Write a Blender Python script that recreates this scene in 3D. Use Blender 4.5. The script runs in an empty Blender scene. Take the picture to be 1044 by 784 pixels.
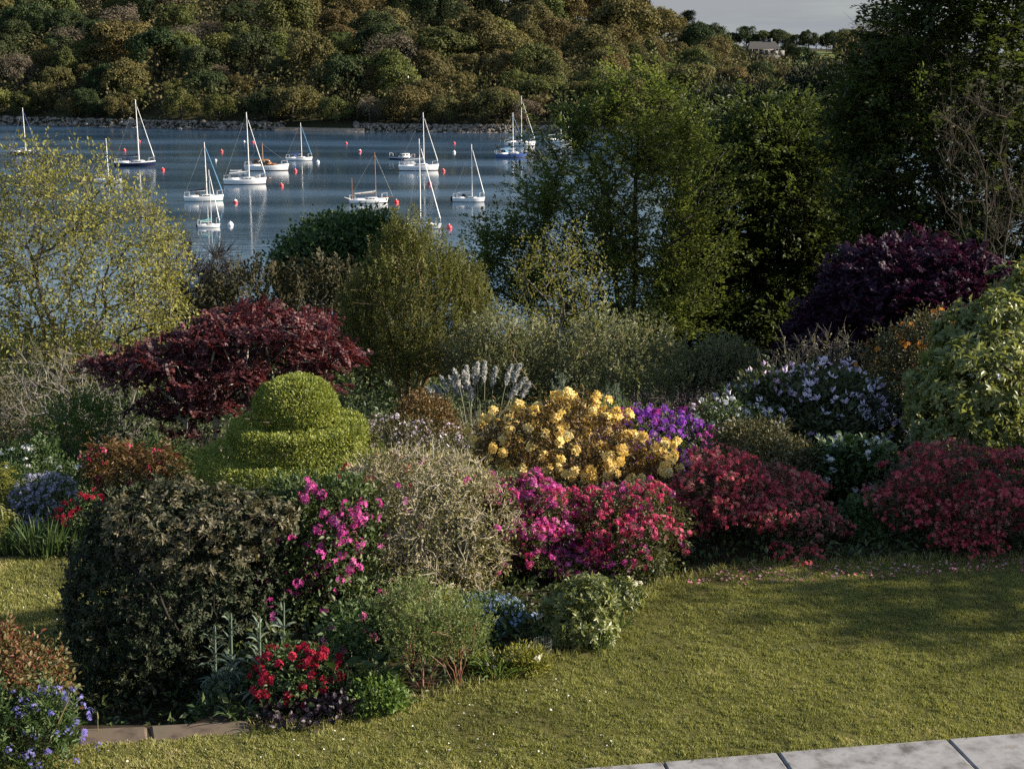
import bpy, math
import numpy as np
from math import radians as R
# ------------------------------------------------------------------ camera, sky, sun, exposure
SC = bpy.context.scene
COL = SC.collection
F, CX, CY, PITCH, EYE = 1434.0, 522.0, 392.0, R(13.0), np.array([0., 0., 5.])
cam = bpy.data.objects.new('camera', bpy.data.cameras.new('camera'))
COL.objects.link(cam); SC.camera = cam
cam.location = EYE; cam.rotation_euler = (R(90) - PITCH, 0, 0)
cam.data.sensor_fit = 'HORIZONTAL'; cam.data.sensor_width = 36
cam.data.lens = 36 * F / 1044
cam.data.clip_start = .1; cam.data.clip_end = 6000
SUN_AZ, SUN_EL = R(91), R(23)            # azimuth clockwise from +Y
SUN_STRENGTH, SKY_STRENGTH, EXPOSURE = 4.9, .088, 1.38
W = bpy.data.worlds.new('World'); SC.world = W; W.use_nodes = True
nt = W.node_tree; nt.nodes.clear()
def N(nt, t, **k):
    n = nt.nodes.new(t)
    for a, v in k.items():
        if a == 'inp':
            for i, x in v.items(): n.inputs[i].default_value = x
        else: setattr(n, a, v)
    return n
sky = N(nt, 'ShaderNodeTexSky', sky_type='NISHITA', sun_disc=False, sun_elevation=SUN_EL, sun_rotation=SUN_AZ,
        altitude=20, air_density=1.0, dust_density=.7, ozone_density=1.0)
tc = N(nt, 'ShaderNodeTexCoord'); mp = N(nt, 'ShaderNodeMapping'); mp.inputs['Scale'].default_value = (2.2, 2.2, 26)
nz = N(nt, 'ShaderNodeTexNoise', inp={'Scale': 2.0, 'Detail': 6.0, 'Roughness': .55})
cr = N(nt, 'ShaderNodeValToRGB'); cr.color_ramp.elements[0].position = .42; cr.color_ramp.elements[1].position = .6
cr.color_ramp.elements[0].color = (.0, .0, .0, 1); cr.color_ramp.elements[1].color = (.6, .6, .6, 1)
mx = N(nt, 'ShaderNodeMix', data_type='RGBA'); mx.inputs[7].default_value = (2.0, 2.15, 2.3, 1)
bg = N(nt, 'ShaderNodeBackground', inp={'Strength': SKY_STRENGTH}); out = N(nt, 'ShaderNodeOutputWorld')
L = nt.links.new
L(tc.outputs['Generated'], mp.inputs[0]); L(mp.outputs[0], nz.inputs['Vector']); L(nz.outputs[0], cr.inputs[0])
sx = N(nt, 'ShaderNodeSeparateXYZ'); L(tc.outputs['Generated'], sx.inputs[0])
mr = N(nt, 'ShaderNodeMapRange', inp={1: .02, 2: .2, 3: .88, 4: .0}); L(sx.outputs[2], mr.inputs[0])
ad = N(nt, 'ShaderNodeMath', operation='ADD', use_clamp=True); ml = N(nt, 'ShaderNodeMath', operation='MULTIPLY', inp={1: .35}); L(cr.outputs[0], ml.inputs[0]); L(ml.outputs[0], ad.inputs[0]); L(mr.outputs[0], ad.inputs[1])
br = N(nt, 'ShaderNodeMix', data_type='RGBA'); br.inputs[6].default_value = (1.25, 1.45, 1.68, 1); br.inputs[7].default_value = (1.85, 1.83, 1.82, 1); L(cr.outputs[0], br.inputs[0]); L(br.outputs[2], mx.inputs[7]); L(ad.outputs[0], mx.inputs[0]); L(sky.outputs[0], mx.inputs[6]); L(mx.outputs[2], bg.inputs[0]); L(bg.outputs[0], out.inputs[0])
sun = bpy.data.objects.new('sun', bpy.data.lights.new('sun', 'SUN')); COL.objects.link(sun)
sun.data.energy = SUN_STRENGTH; sun.data.angle = R(.5); sun.data.color = (1, .89, .74)
SD = np.array([math.sin(SUN_AZ) * math.cos(SUN_EL), math.cos(SUN_AZ) * math.cos(SUN_EL), math.sin(SUN_EL)])
from mathutils import Vector
sun.rotation_euler = Vector(SD).to_track_quat('Z', 'Y').to_euler()
vs = SC.view_settings; vs.view_transform = 'Standard'; vs.look = 'None'; vs.gamma = 1; vs.exposure = EXPOSURE; vs.use_curve_mapping = False
SC.cycles.max_bounces = 5; SC.cycles.diffuse_bounces = 2; SC.cycles.glossy_bounces = 3; SC.cycles.transmission_bounces = 2
SC.cycles.transparent_max_bounces = 4; SC.cycles.caustics_reflective = False; SC.cycles.caustics_refractive = False
SC.cycles.use_denoising = False
# ------------------------------------------------------------------ helpers
cp, sp = math.cos(PITCH), math.sin(PITCH)
def ray(px, py):
    a, b = (px - CX) / F, (CY - py) / F
    return np.array([a, cp + b * sp, -sp + b * cp])
def P(px, py, Y):                                   # point seen at photo pixel (px,py) at distance Y
    d = ray(px, py); return EYE + d * (Y / d[1])
def G(px, py, z=0.0):
    d = ray(px, py); return EYE + d * ((z - EYE[2]) / d[2])
def depth(p): return p[1] * cp - (p[2] - EYE[2]) * sp
def S(t): t = np.clip(t, 0, 1); return t * t * (3 - 2 * t)
def tz(X, Y):                                       # height of the garden ground
    X, Y = np.asarray(X, float), np.asarray(Y, float)
    b = np.interp(Y, [-1e3, 15, 16.5, 20, 28, 36, 55, 75, 100, 125, 140, 5e3], [0, 0, -.1, -.75, -2.1, -4, -8, -12, -16.6, -19, -20, -20])
    return b - .5 * S((Y - 9.98) / .25) * S((-2.3 - X) / .5) * (1 - S((Y - 16) / 6))
def unit(v): return v / (np.linalg.norm(v, axis=-1, keepdims=True) + 1e-9)
UP = np.array([0, 0, 1.])
_seed = [11]
def RNG():
    _seed[0] += 1; return np.random.default_rng(_seed[0])
_LAT = np.random.default_rng(5).uniform(-1, 1, (32, 32, 32))
def _vn(p):
    i = np.floor(p).astype(int); f = p - i; f = f * f * (3 - 2 * f); i &= 31; j = (i + 1) & 31; v = 0
    for a in (0, 1):
        for b in (0, 1):
            for c in (0, 1):
                v = v + _LAT[(j if a else i)[:, 0], (j if b else i)[:, 1], (j if c else i)[:, 2]] * (f[:, 0] if a else 1 - f[:, 0]) * (f[:, 1] if b else 1 - f[:, 1]) * (f[:, 2] if c else 1 - f[:, 2])
    return v
def noise3(p, s=0.0):                               # lattice noise, two octaves, about -1..1
    p = np.asarray(p, float) * 1.15 + np.array([s * 7.3, s * 3.1, s * 5.7]) + .37; return _vn(p) * 1.25 + _vn(p * 2.13 + 11.7) * .6
# ---- materials
def newmat(name):
    m = bpy.data.materials.new(name); m.use_nodes = True; m.node_tree.nodes.clear(); return m, m.node_tree
def setramp(r, cols):
    e = r.color_ramp.elements
    while len(e) < len(cols): e.new(.5)
    for i, c in enumerate(cols):
        e[i].position = i / max(1, len(cols) - 1); e[i].color = (*c, 1)
def leafmat(name, cols, trans=.3, rough=.5, spec=.35, tint=False, tcol=(1, 1, .6)):
    m, t = newmat(name); L = t.links.new
    at = N(t, 'ShaderNodeAttribute', attribute_name='rnd'); r = N(t, 'ShaderNodeValToRGB'); setramp(r, cols)
    L(at.outputs['Fac'], r.inputs[0]); c = r.outputs[0]
    if tint:
        oi = N(t, 'ShaderNodeObjectInfo'); mm = N(t, 'ShaderNodeMix', data_type='RGBA', blend_type='MULTIPLY', inp={0: 1.0})
        L(oi.outputs['Color'], mm.inputs[6]); L(c, mm.inputs[7]); c = mm.outputs[2]
    p = N(t, 'ShaderNodeBsdfPrincipled', inp={'Roughness': rough, 'Specular IOR Level': spec}); L(c, p.inputs['Base Color'])
    o = N(t, 'ShaderNodeOutputMaterial'); s = p.outputs[0]
    if trans > 0:
        tr = N(t, 'ShaderNodeBsdfTranslucent'); m2 = N(t, 'ShaderNodeMix', data_type='RGBA', blend_type='MULTIPLY', inp={0: 1.0})
        m2.inputs[7].default_value = (*tcol, 1); L(c, m2.inputs[6]); L(m2.outputs[2], tr.inputs[0])
        ms = N(t, 'ShaderNodeMixShader', inp={0: trans}); L(s, ms.inputs[1]); L(tr.outputs[0], ms.inputs[2]); s = ms.outputs[0]
    L(s, o.inputs[0]); return m
def surfmat(name, cols, scale=8, detail=5, rough=.8, spec=.3, bump=0, bscale=None, metal=0, stretch=None, coords='Object', pos=None):
    m, t = newmat(name); L = t.links.new
    tc = N(t, 'ShaderNodeTexCoord'); v = tc.outputs[coords]
    if stretch: mp = N(t, 'ShaderNodeMapping'); mp.inputs['Scale'].default_value = stretch; L(v, mp.inputs[0]); v = mp.outputs[0]
    n = N(t, 'ShaderNodeTexNoise', inp={'Scale': scale, 'Detail': detail, 'Roughness': .6}); L(v, n.inputs['Vector'])
    r = N(t, 'ShaderNodeValToRGB'); setramp(r, cols)
    for i, e in enumerate(r.color_ramp.elements): e.position = .3 + .4 * i / max(1, len(cols) - 1)
    if pos:
        for e, q in zip(r.color_ramp.elements, pos): e.position = q
    L(n.outputs[0], r.inputs[0])
    p = N(t, 'ShaderNodeBsdfPrincipled', inp={'Roughness': rough, 'Specular IOR Level': spec, 'Metallic': metal}); L(r.outputs[0], p.inputs['Base Color'])
    if bump:
        n2 = N(t, 'ShaderNodeTexNoise', inp={'Scale': bscale or scale * 3, 'Detail': 6.0}); L(v, n2.inputs['Vector'])
        b = N(t, 'ShaderNodeBump', inp={'Strength': bump}); L(n2.outputs[0], b.inputs['Height']); L(b.outputs[0], p.inputs['Normal'])
    o = N(t, 'ShaderNodeOutputMaterial'); L(p.outputs[0], o.inputs[0]); return m
# ---- meshes
class MB:
    """collects triangles / quads with a random value per face and a material slot"""
    def __init__(s): s.V = []; s.F = []; s.nv = 0
    def add(s, V, Fc, rnd=None, mat=0):
        V = np.asarray(V, np.float32).reshape(-1, 3); Fc = np.asarray(Fc, np.int64)
        if not len(V) or not len(Fc): return s
        if rnd is None: rnd = np.full(len(Fc), .5)
        s.V.append(V); s.F.append((Fc + s.nv, np.asarray(rnd, np.float32), np.full(len(Fc), mat, np.int32))); s.nv += len(V); return s
    def data(s, name, mats, off=None, smooth=False):
        me = bpy.data.meshes.new(name); V = np.concatenate(s.V) if s.V else np.zeros((0, 3), np.float32)
        if off is not None: V = V - np.asarray(off, np.float32)
        me.vertices.add(len(V)); me.vertices.foreach_set('co', V.astype(np.float32).ravel())
        cnt = np.concatenate([np.full(len(f), f.shape[1]) for f, _, _ in s.F]); idx = np.concatenate([f.ravel() for f, _, _ in s.F])
        me.loops.add(len(idx)); me.loops.foreach_set('vertex_index', idx.astype(np.int32))
        me.polygons.add(len(cnt)); st = np.concatenate([[0], np.cumsum(cnt)[:-1]])
        me.polygons.foreach_set('loop_start', st.astype(np.int32)); me.polygons.foreach_set('loop_total', cnt.astype(np.int32))
        me.polygons.foreach_set('material_index', np.concatenate([m for _, _, m in s.F]))
        if smooth: me.polygons.foreach_set('use_smooth', np.ones(len(cnt), bool))
        a = me.attributes.new('rnd', 'FLOAT', 'FACE'); a.data.foreach_set('value', np.concatenate([r for _, r, _ in s.F]))
        for m in (mats if isinstance(mats, (list, tuple)) else [mats]): me.materials.append(m)
        me.update(calc_edges=True); return me
    def obj(s, name, mats, parent=None, off=None, smooth=False):
        if not s.F: return None
        if off is None and parent is not None: off = wloc(parent)
        o = bpy.data.objects.new(name, s.data(name, mats, off, smooth)); COL.objects.link(o)
        if parent is not None: o.parent = parent
        elif off is not None: o.location = off
        return o
def wloc(o):
    v = np.zeros(3)
    while o is not None: v = v + np.array(o.location); o = o.parent
    return v
def tag(o, label=None, cat=None, group=None, kind=None):
    if label: o['label'] = label
    if cat: o['category'] = cat
    if group: o['group'] = group
    if kind: o['kind'] = kind
    return o
def empty(name, loc, label, cat, group=None):
    o = bpy.data.objects.new(name, None); COL.objects.link(o); o.location = loc; o.empty_display_size = .2
    return tag(o, label, cat, group)
def frame(d, n):
    d = unit(d); z = n - (n * d).sum(-1, keepdims=True) * d; z = unit(z); return np.cross(d, z), d, z
def scatter(mb, tpl, pos, d, n, sc, rnd, mat=0):
    V0, F0 = tpl; x, y, z = frame(d, n); sc = np.broadcast_to(np.asarray(sc, float), (len(pos),))[:, None, None]
    V = pos[:, None, :] + sc * (V0[None, :, 0:1] * x[:, None] + V0[None, :, 1:2] * y[:, None] + V0[None, :, 2:3] * z[:, None])
    Fc = (F0[None] + (np.arange(len(pos)) * len(V0))[:, None, None]).reshape(-1, F0.shape[1])
    mb.add(V.reshape(-1, 3), Fc, np.repeat(rnd, len(F0)), mat)
def leaf4(w, fold=.12, mid=.45, tip=-.1): return (np.array([(0, 0, 0), (-w / 2, mid, fold), (0, 1, tip), (w / 2, mid, fold)]), np.array([(0, 2, 1), (0, 3, 2)]))
def leaf6(w, fold=.1, tip=-.15): return (np.array([(0, 0, 0), (-w / 2, .35, fold), (-w * .38, .72, fold * .6), (0, 1, tip), (w * .38, .72, fold * .6), (w / 2, .35, fold), (0, .55, 0)]),
    np.array([(0, 6, 1), (1, 6, 2), (2, 6, 3), (3, 6, 4), (4, 6, 5), (5, 6, 0)]))
def flower5(w=.55, up=.25, n=5):
    V = [(0, 0, 0)]; Fc = []
    for k in range(n):
        a = 2 * math.pi * k / n; c, s = math.cos(a), math.sin(a); b = len(V)
        for r, t, z in ((.55, -w * .5, up * .8), (1, 0, up * .55), (.55, w * .5, up * .8)):
            V.append((c * r - s * t, s * r + c * t, z))
        Fc += [(0, b, b + 1), (0, b + 1, b + 2)]
    V = np.array(V); return V[:, [0, 2, 1]] * [1, 1, -1], np.array(Fc)     # faces along +y (its axis)
def star(n=5, w=.3):                                  # palmate leaf, flat in xy, growing along +y
    V = [(0, 0, 0)]; Fc = []
    for k in range(n):
        a = (k - (n - 1) / 2) * (2.2 / (n - 1) * 1.0); l = 1 - .12 * abs(k - (n - 1) / 2); b = len(V)
        c, s = math.cos(a), math.sin(a)
        for r, t, z in ((.5 * l, -w / 2, .05), (l, 0, -.12), (.5 * l, w / 2, .05)): V.append((s * r + c * t, c * r - s * t, z))
        Fc += [(0, b, b + 1), (0, b + 1, b + 2)]
    return np.array(V), np.array(Fc)
def tubes(mb, A, B, ra, rb, sides=5, mat=0, rnd=None):
    A, B = np.asarray(A, float).reshape(-1, 3), np.asarray(B, float).reshape(-1, 3); n = len(A)
    d = unit(B - A); h = np.where(np.abs(d[:, 2:3]) > .9, np.array([[1., 0, 0]]), UP[None]); x = unit(np.cross(d, h)); y = np.cross(d, x)
    an = np.arange(sides) * 2 * math.pi / sides; c = np.cos(an)[None, :, None]; s = np.sin(an)[None, :, None]
    ring = c * x[:, None] + s * y[:, None]; ra = np.broadcast_to(ra, (n,))[:, None, None]; rb = np.broadcast_to(rb, (n,))[:, None, None]
    V = np.concatenate([A[:, None] + ring * ra, B[:, None] + ring * rb], 1).reshape(-1, 3)
    k = np.arange(sides); q = np.stack([k, (k + 1) % sides, sides + (k + 1) % sides, sides + k], 1)
    Fc = (q[None] + (np.arange(n) * 2 * sides)[:, None, None]).reshape(-1, 4)
    mb.add(V, Fc, None if rnd is None else np.repeat(rnd, sides), mat)
def polytube(mb, pts, r0, r1, sides=6, mat=0):
    pts = np.asarray(pts, float); n = len(pts); r = np.linspace(r0, r1, n); tubes(mb, pts[:-1], pts[1:], r[:-1], r[1:], sides, mat)
def box(mb, c, h, mat=0, rot=0.0):
    c = np.asarray(c, float); s = np.array([(x, y, z) for z in (-1, 1) for y in (-1, 1) for x in (-1, 1)]) * np.asarray(h)
    ca, sa = math.cos(rot), math.sin(rot); s = np.stack([s[:, 0] * ca - s[:, 1] * sa, s[:, 0] * sa + s[:, 1] * ca, s[:, 2]], 1)
    mb.add(c + s, [(0, 2, 3, 1), (4, 5, 7, 6), (0, 1, 5, 4), (2, 6, 7, 3), (0, 4, 6, 2), (1, 3, 7, 5)], None, mat)
def lathe(mb, c, prof, sides=12, mat=0, sq=(1, 1)):
    c = np.asarray(c, float); n = len(prof); an = np.arange(sides) * 2 * math.pi / sides
    V = np.array([(r * math.cos(a) * sq[0], r * math.sin(a) * sq[1], z) for r, z in prof for a in an]) + c
    Fc = [(i * sides + k, i * sides + (k + 1) % sides, (i + 1) * sides + (k + 1) % sides, (i + 1) * sides + k) for i in range(n - 1) for k in range(sides)]
    mb.add(V, Fc, None, mat)
def inpoly(x, y, poly):
    c = np.zeros(len(x), bool); n = len(poly)
    for i in range(n):
        x1, y1 = poly[i][:2]; x2, y2 = poly[(i + 1) % n][:2]
        m = ((y1 > y) != (y2 > y)) & (x < (x2 - x1) * (y - y1) / ((y2 - y1) or 1e-9) + x1); c ^= m
    return c
# ---- plants
def lobes_px(Y, Ls):
    out = []
    for l in Ls:
        px, py, rx, ry = l[:4]; dY = l[4] if len(l) > 4 else 0
        c = P(px, py, Y + dY); s = depth(c) / F; rd = (l[5] if len(l) > 5 else rx) * s
        out.append((c, np.array([rx * s, rd, ry * s * 1.03])))
    return out
def shell(lobes, n, rng, thick=.25, lump=.12, freq=2.0, clear=.04, down=.0):
    C = np.array([l[0] for l in lobes]); Rr = np.array([l[1] for l in lobes])
    ar = (Rr[:, 0] * Rr[:, 1] + Rr[:, 1] * Rr[:, 2] + Rr[:, 0] * Rr[:, 2]); pp = ar / ar.sum(); P_, N_ = [], []; got = 0; sd = rng.uniform(0, 9)
    for _ in range(14):
        k = rng.choice(len(lobes), 2 * n, p=pp); d = unit(rng.normal(size=(2 * n, 3)))
        t = 1 - thick * rng.random(2 * n) ** 1.6 + np.abs(rng.normal(size=2 * n)) * .045
        fac = 1 + lump * 1.3 * noise3(d * freq * .6, sd + 1) + lump * .8 * noise3(d * freq * 1.7, sd)
        p = C[k] + Rr[k] * d * (t * fac)[:, None]; nr = unit(d / Rr[k]); ok = p[:, 2] > tz(p[:, 0], p[:, 1]) + clear
        if len(lobes) > 1:
            q = (((p[:, None] - C[None]) / Rr[None]) ** 2).sum(-1); q[np.arange(2 * n), k] = 9
            ok &= ~((q.min(1) < .62) & (rng.random(2 * n) < .85))
        ok &= (nr[:, 2] > -.75) | (rng.random(2 * n) < .3)
        P_.append(p[ok]); N_.append(nr[ok]); got += ok.sum()
        if got >= n: break
    return np.concatenate(P_)[:n], np.concatenate(N_)[:n]
def foliage(mb, c, nrm, per, kind, rc, leaf, tpl, rng, mat=0, rlo=0, rhi=1, cvar=.5, up=.3):
    """leaves round every clump point c; kinds: ball, rosette, spray, layer, upright"""
    n = len(c); m = n * per; C = np.repeat(c, per, 0); Nn = np.repeat(nrm, per, 0)
    rn = np.repeat(rng.random(n), per) * cvar + rng.random(m) * (1 - cvar); rn = rlo + (rhi - rlo) * rn
    sc = leaf * rng.uniform(.7, 1.25, m); g = rng.normal(size=(m, 3))
    if kind == 'ball':
        off = g * rc * .5; pos = C + off; d = unit(off / rc * .9 + Nn * .5 + rng.normal(size=(m, 3)) * .6 + UP * up * .5); nn = unit(Nn * .6 + UP * .5 + rng.normal(size=(m, 3)) * .55)
    elif kind == 'rosette':
        ax = np.repeat(unit(nrm * .8 + UP * up + rng.normal(size=(n, 3)) * .55), per, 0)
        a = np.tile(np.arange(per) * 2.4, n) + np.repeat(rng.uniform(0, 6.3, n), per); h = np.where(np.abs(ax[:, 2:3]) > .9, [[1., 0, 0]], UP[None])
        x = unit(np.cross(ax, h)); y = np.cross(ax, x); el = (rng.uniform(-.15, .75, m))[:, None]
        d = (x * np.cos(a)[:, None] + y * np.sin(a)[:, None]) * np.cos(el) + ax * np.sin(el); pos = C + ax * rng.uniform(-.5, .5, (m, 1)) * rc; nn = unit(ax + g * .35)
    elif kind in ('spray', 'layer', 'upright'):
        hz = nrm * [1, 1, .25] if kind != 'upright' else nrm * [.45, .45, .3]
        dv = unit(hz + UP * up + rng.normal(size=(n, 3)) * (.3 if kind != 'layer' else .4)); dd = np.repeat(dv, per, 0)
        t = rng.random(m); sd = np.where(rng.random(m) < .5, -1., 1.)[:, None]
        nrm_up = np.repeat(unit(UP + rng.normal(size=(n, 3)) * (.25 if kind != 'upright' else .9)), per, 0); x, dd, z = frame(dd, nrm_up)
        wd = (1 - t)[:, None] * (.5 if kind == 'layer' else .32) * rng.random((m, 1))
        pos = C + dd * ((t - .5) * 2 * rc)[:, None] + x * sd * wd * rc + z * (g[:, :1] * .06 * rc) - z * (t ** 2 * .12 * rc)[:, None]
        d = unit(dd * .8 + x * sd * .8 + g * .2); nn = unit(z + g * .3)
    scatter(mb, tpl, pos, d, nn, sc, rn, mat)
def skeleton(base, tops, targets, rng, wob=.12, seg=.5, bias=.25, sag=.1):
    nodes = [np.array(base, float)]; par = [-1]; ln = [0.]; H = max(np.linalg.norm(np.array(t) - base) for t in tops)
    for t in tops:
        k0 = 0; k = 7
        for i in range(1, k + 1):
            f = i / k; p = base + (np.array(t) - base) * f + rng.normal(size=3) * wob * H * .22 * f * [1, 1, .3]
            nodes.append(p); par.append(k0); ln.append(ln[k0] + H / k); k0 = len(nodes) - 1
    order = np.argsort(np.linalg.norm(targets - base, axis=1)); cap = len(nodes) + len(targets) * 6
    A = np.zeros((cap, 3)); Lh = np.zeros(cap); n = len(nodes); A[:n] = nodes; Lh[:n] = ln; par = par + [0] * (cap - n); leafs = []
    for ti in order:
        t = targets[ti]; D = np.linalg.norm(A[:n] - t, axis=1); cost = D + bias * Lh[:n] + np.maximum(0, A[:n, 2] - t[2]) * .9; k0 = int(cost.argmin()); a = A[k0].copy(); Dk = D[k0]
        k = int(np.clip(Dk / seg, 1, 5))
        for i in range(1, k + 1):
            f = i / k; p = a + (t - a) * f + np.array([0, 0, sag * Dk * 4 * f * (1 - f) * .5]) + (rng.normal(size=3) * wob * Dk * .3 if i < k else 0)
            if n < cap: A[n] = p; par[n] = k0; Lh[n] = Lh[k0] + Dk / k; k0 = n; n += 1
        leafs.append(k0)
    return A[:n], np.array(par[:n]), leafs
def wood(mb, A, par, r_tip, r_base, mat=0, sides=5, rng=None):
    n = len(A); cnt = np.zeros(n); haschild = np.zeros(n, bool); haschild[par[1:]] = True; cnt[~haschild] = 1
    for i in range(n - 1, 0, -1): cnt[par[i]] += cnt[i]
    p = math.log(r_base / r_tip) / math.log(max(3, cnt[0])); r = r_tip * np.maximum(cnt, 1) ** p
    i = np.arange(1, n); rp = np.minimum(r[par[i]], r[i] * 1.6); tubes(mb, A[par[i]], A[i], rp, r[i], sides, mat)
def plant(name, label, cat, Y, Ls, clumps, per, kind, rc, leaf, tpl, mat, br=None, fl=None, group=None, base=None, thick=.3, lump=.12, freq=2.0,
          crown='foliage', stem='stems', up=.3, multi=1, cvar=.5, lobes=None, top=None, wob=.12, sag=.1, bias=.25, core=.25, rlo=0, rhi=1, seg=.5, spread=.1, twigs=None, disc=None):
    rng = RNG(); lobes = lobes or lobes_px(Y, Ls); c0 = np.mean([l[0] for l in lobes], 0)
    bx = P(base, CY, Y)[0] if base is not None else c0[0]
    if base is not None:
        for _ in range(4): z = float(tz(bx, Y)); bx = (base - CX) / F * (Y * cp - (z - 5) * sp)
    if disc:                                          # foliage in flat tiers spread through the outline
        dc, _ = shell(lobes, disc[0], rng, disc[3] if len(disc) > 3 else .55, .08, 2.0); lobes = [(q, np.array([disc[1], disc[1], disc[2]]) * rng.uniform(.65, 1.3)) for q in dc]
    b = np.array([bx, Y, float(tz(bx, Y)) - .03]); root = empty(name, b, label, cat, group)
    c, nr = shell(lobes, clumps, rng, thick, lump, freq)
    if core > 0:
        c2, n2 = shell(lobes, int(clumps * core), rng, .75, lump, freq); ca, na = np.concatenate([c, c2]), np.concatenate([nr, n2])
    else: ca, na = c, nr
    mb = MB(); foliage(mb, ca, na, per, kind, rc, leaf, tpl, rng, 0, rlo, rhi, cvar, up); mb.obj(crown, mat, root)
    if br:
        bm, nt_, rt, rb = br[:4]; k = rng.choice(len(ca), min(nt_, len(ca)), replace=False); tg = ca[k] - na[k] * rc * .3
        zt = max(l[0][2] for l in lobes)
        if top is not None: tops = [P(t[0], t[1], Y) if len(t) == 2 else np.array(t) for t in top]
        else: tops = [np.array([c0[0] + rng.normal() * spread, c0[1] + rng.normal() * spread, b[2] + (zt - b[2]) * rng.uniform(.55, .85)]) for _ in range(multi)]
        A, par, _ = skeleton(b, tops, tg, rng, wob, seg, bias, sag); m2 = MB(); wood(m2, A, par, rt, rb, 0, 5, rng)
        if twigs:
            kk, tl, tr = twigs; ii = rng.integers(1, len(A), kk); dd = unit(unit(A[ii] - A[par[ii]]) * .8 + rng.normal(size=(kk, 3)) * .6 + UP * .25)
            ll = tl * rng.uniform(.4, 1.2, kk)[:, None]; mid = A[ii] + dd * ll * .5; e = mid + unit(dd + rng.normal(size=(kk, 3)) * .3) * ll * .5
            tubes(m2, A[ii], mid, tr, tr * .8, 3); tubes(m2, mid, e, tr * .8, tr * .4, 3)
        m2.obj(stem, bm, root, smooth=True)
    for f in (fl if isinstance(fl, list) else [fl] if fl else []):
        flowers(root, f, Y, lobes, rng, lump, freq)
    return root
def flowers(root, f, Y, lobes, rng, lump=.1, freq=2):
    """f: n trusses, per flowers each, r truss radius, size, mat, L lobes in px, name"""
    lb = lobes_px(Y, f['L']) if 'L' in f else lobes; c, nr = shell(lb, f['n'], rng, f.get('thick', .08), lump, freq)
    if f.get('patch'):
        k = noise3(c * f['patch'][0], f['patch'][2] if len(f['patch']) > 2 else 0) > f['patch'][1]; c, nr = c[k], nr[k]
    if 'minz' in f: k = nr[:, 2] > f['minz']; c, nr = c[k], nr[k]
    per, r = f.get('per', 8), f.get('r', .06); n = len(c); m = n * per; ax = np.repeat(unit(nr + UP * .35), per, 0)
    o = unit(rng.normal(size=(m, 3)) + ax * f.get('out', .9)); pos = np.repeat(c + nr * f.get('lift', .02), per, 0) + o * r * rng.uniform(.6, 1, (m, 1))
    rn = np.repeat(rng.random(n), per) * .5 + rng.random(m) * .5; mb = MB()
    scatter(mb, f.get('tpl') or FL5, pos, unit(o + rng.normal(size=(m, 3)) * .25), unit(rng.normal(size=(m, 3))), f['size'] * rng.uniform(.8, 1.2, m), rn); mb.obj(f.get('name', 'blossoms'), f['mat'], root)
def ribbon(mb, base, d0, L, w, bend, rng, seg=4, mat=0, rnd=None, taper=True):
    """arching strap leaves from base points (n,3) along d0, bending down by bend"""
    n = len(base); p = base.copy(); d = unit(d0); pts = [p]; 
    L = np.broadcast_to(L, (n,))[:, None]; bend = np.broadcast_to(bend, (n,))[:, None]
    for i in range(seg): p = p + d * L / seg; pts.append(p); d = unit(d - UP * bend / seg * (1 + i * .5))
    side = unit(np.cross(d0, UP) + rng.normal(size=(n, 3)) * .4); w = np.broadcast_to(w, (n,))[:, None]; V = []
    for i, q in enumerate(pts):
        f = i / seg; ww = w * ((1 - f) ** .6 * (.6 + .8 * f) if taper else 1); V += [q - side * ww / 2, q + side * ww / 2]
    V = np.stack(V, 1); k = 2 * (seg + 1); Fq = np.array([(2 * i, 2 * i + 1, 2 * i + 3, 2 * i + 2) for i in range(seg)])
    Fc = (Fq[None] + (np.arange(n) * k)[:, None, None]).reshape(-1, 4); rnd = rng.random(n) if rnd is None else rnd
    mb.add(V.reshape(-1, 3), Fc, np.repeat(rnd, seg), mat)
def tuft(root, name, base, n, L, w, spread, bend, mat, rng, rad=.1, lo=.5):
    mb = MB(); a = rng.uniform(0, 6.28, n); r = rad * np.sqrt(rng.random(n)); b = np.stack([base[0] + r * np.cos(a), base[1] + r * np.sin(a), np.full(n, base[2])], 1)
    b[:, 2] = tz(b[:, 0], b[:, 1]); tl = spread * rng.random(n) ** .7; d = np.stack([np.cos(a) * np.sin(tl), np.sin(a) * np.sin(tl), np.cos(tl)], 1)
    ribbon(mb, b, d, L * rng.uniform(lo, 1, n), w, bend * rng.uniform(.4, 1.3, n), rng); return mb.obj(name, mat, root)
FL5 = flower5(); LF = leaf4(.5); LFN = leaf4(.32); LFW = leaf4(.7); LF6 = leaf6(.42); LF6W = leaf6(.62); STAR = star()
# ------------------------------------------------------------------ ground, water, hills
WZ = -17.0
M = {}
M['soil'] = surfmat('soil and leaf litter', [(.018, .013, .009), (.045, .032, .02), (.035, .04, .015)], 6, 8, .95, .1, .8, 40)
M['hillsoil'] = surfmat('woodland floor', [(.02, .022, .01), (.05, .045, .02)], .05, 6, .95, .1)
M['turf'] = surfmat('turf', [(.05, .05, .016), (.085, .08, .024), (.12, .095, .035)], 1.6, 8, .9, .1, .6, 60)
M['field'] = surfmat('pasture', [(.08, .11, .03), (.11, .14, .04)], .05, 4, .9, .1)
M['bark'] = surfmat('bark brown', [(.03, .024, .018), (.09, .07, .05)], 9, 6, .9, .2, .5, stretch=(1, 1, .3))
M['barkgrey'] = surfmat('bark grey', [(.11, .1, .085), (.24, .22, .19)], 9, 6, .9, .2, .4, stretch=(1, 1, .3))
M['barkpale'] = surfmat('bark pale lichen', [(.2, .17, .12), (.42, .37, .28)], 9, 6, .9, .2, .4, stretch=(1, 1, .3))
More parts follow.
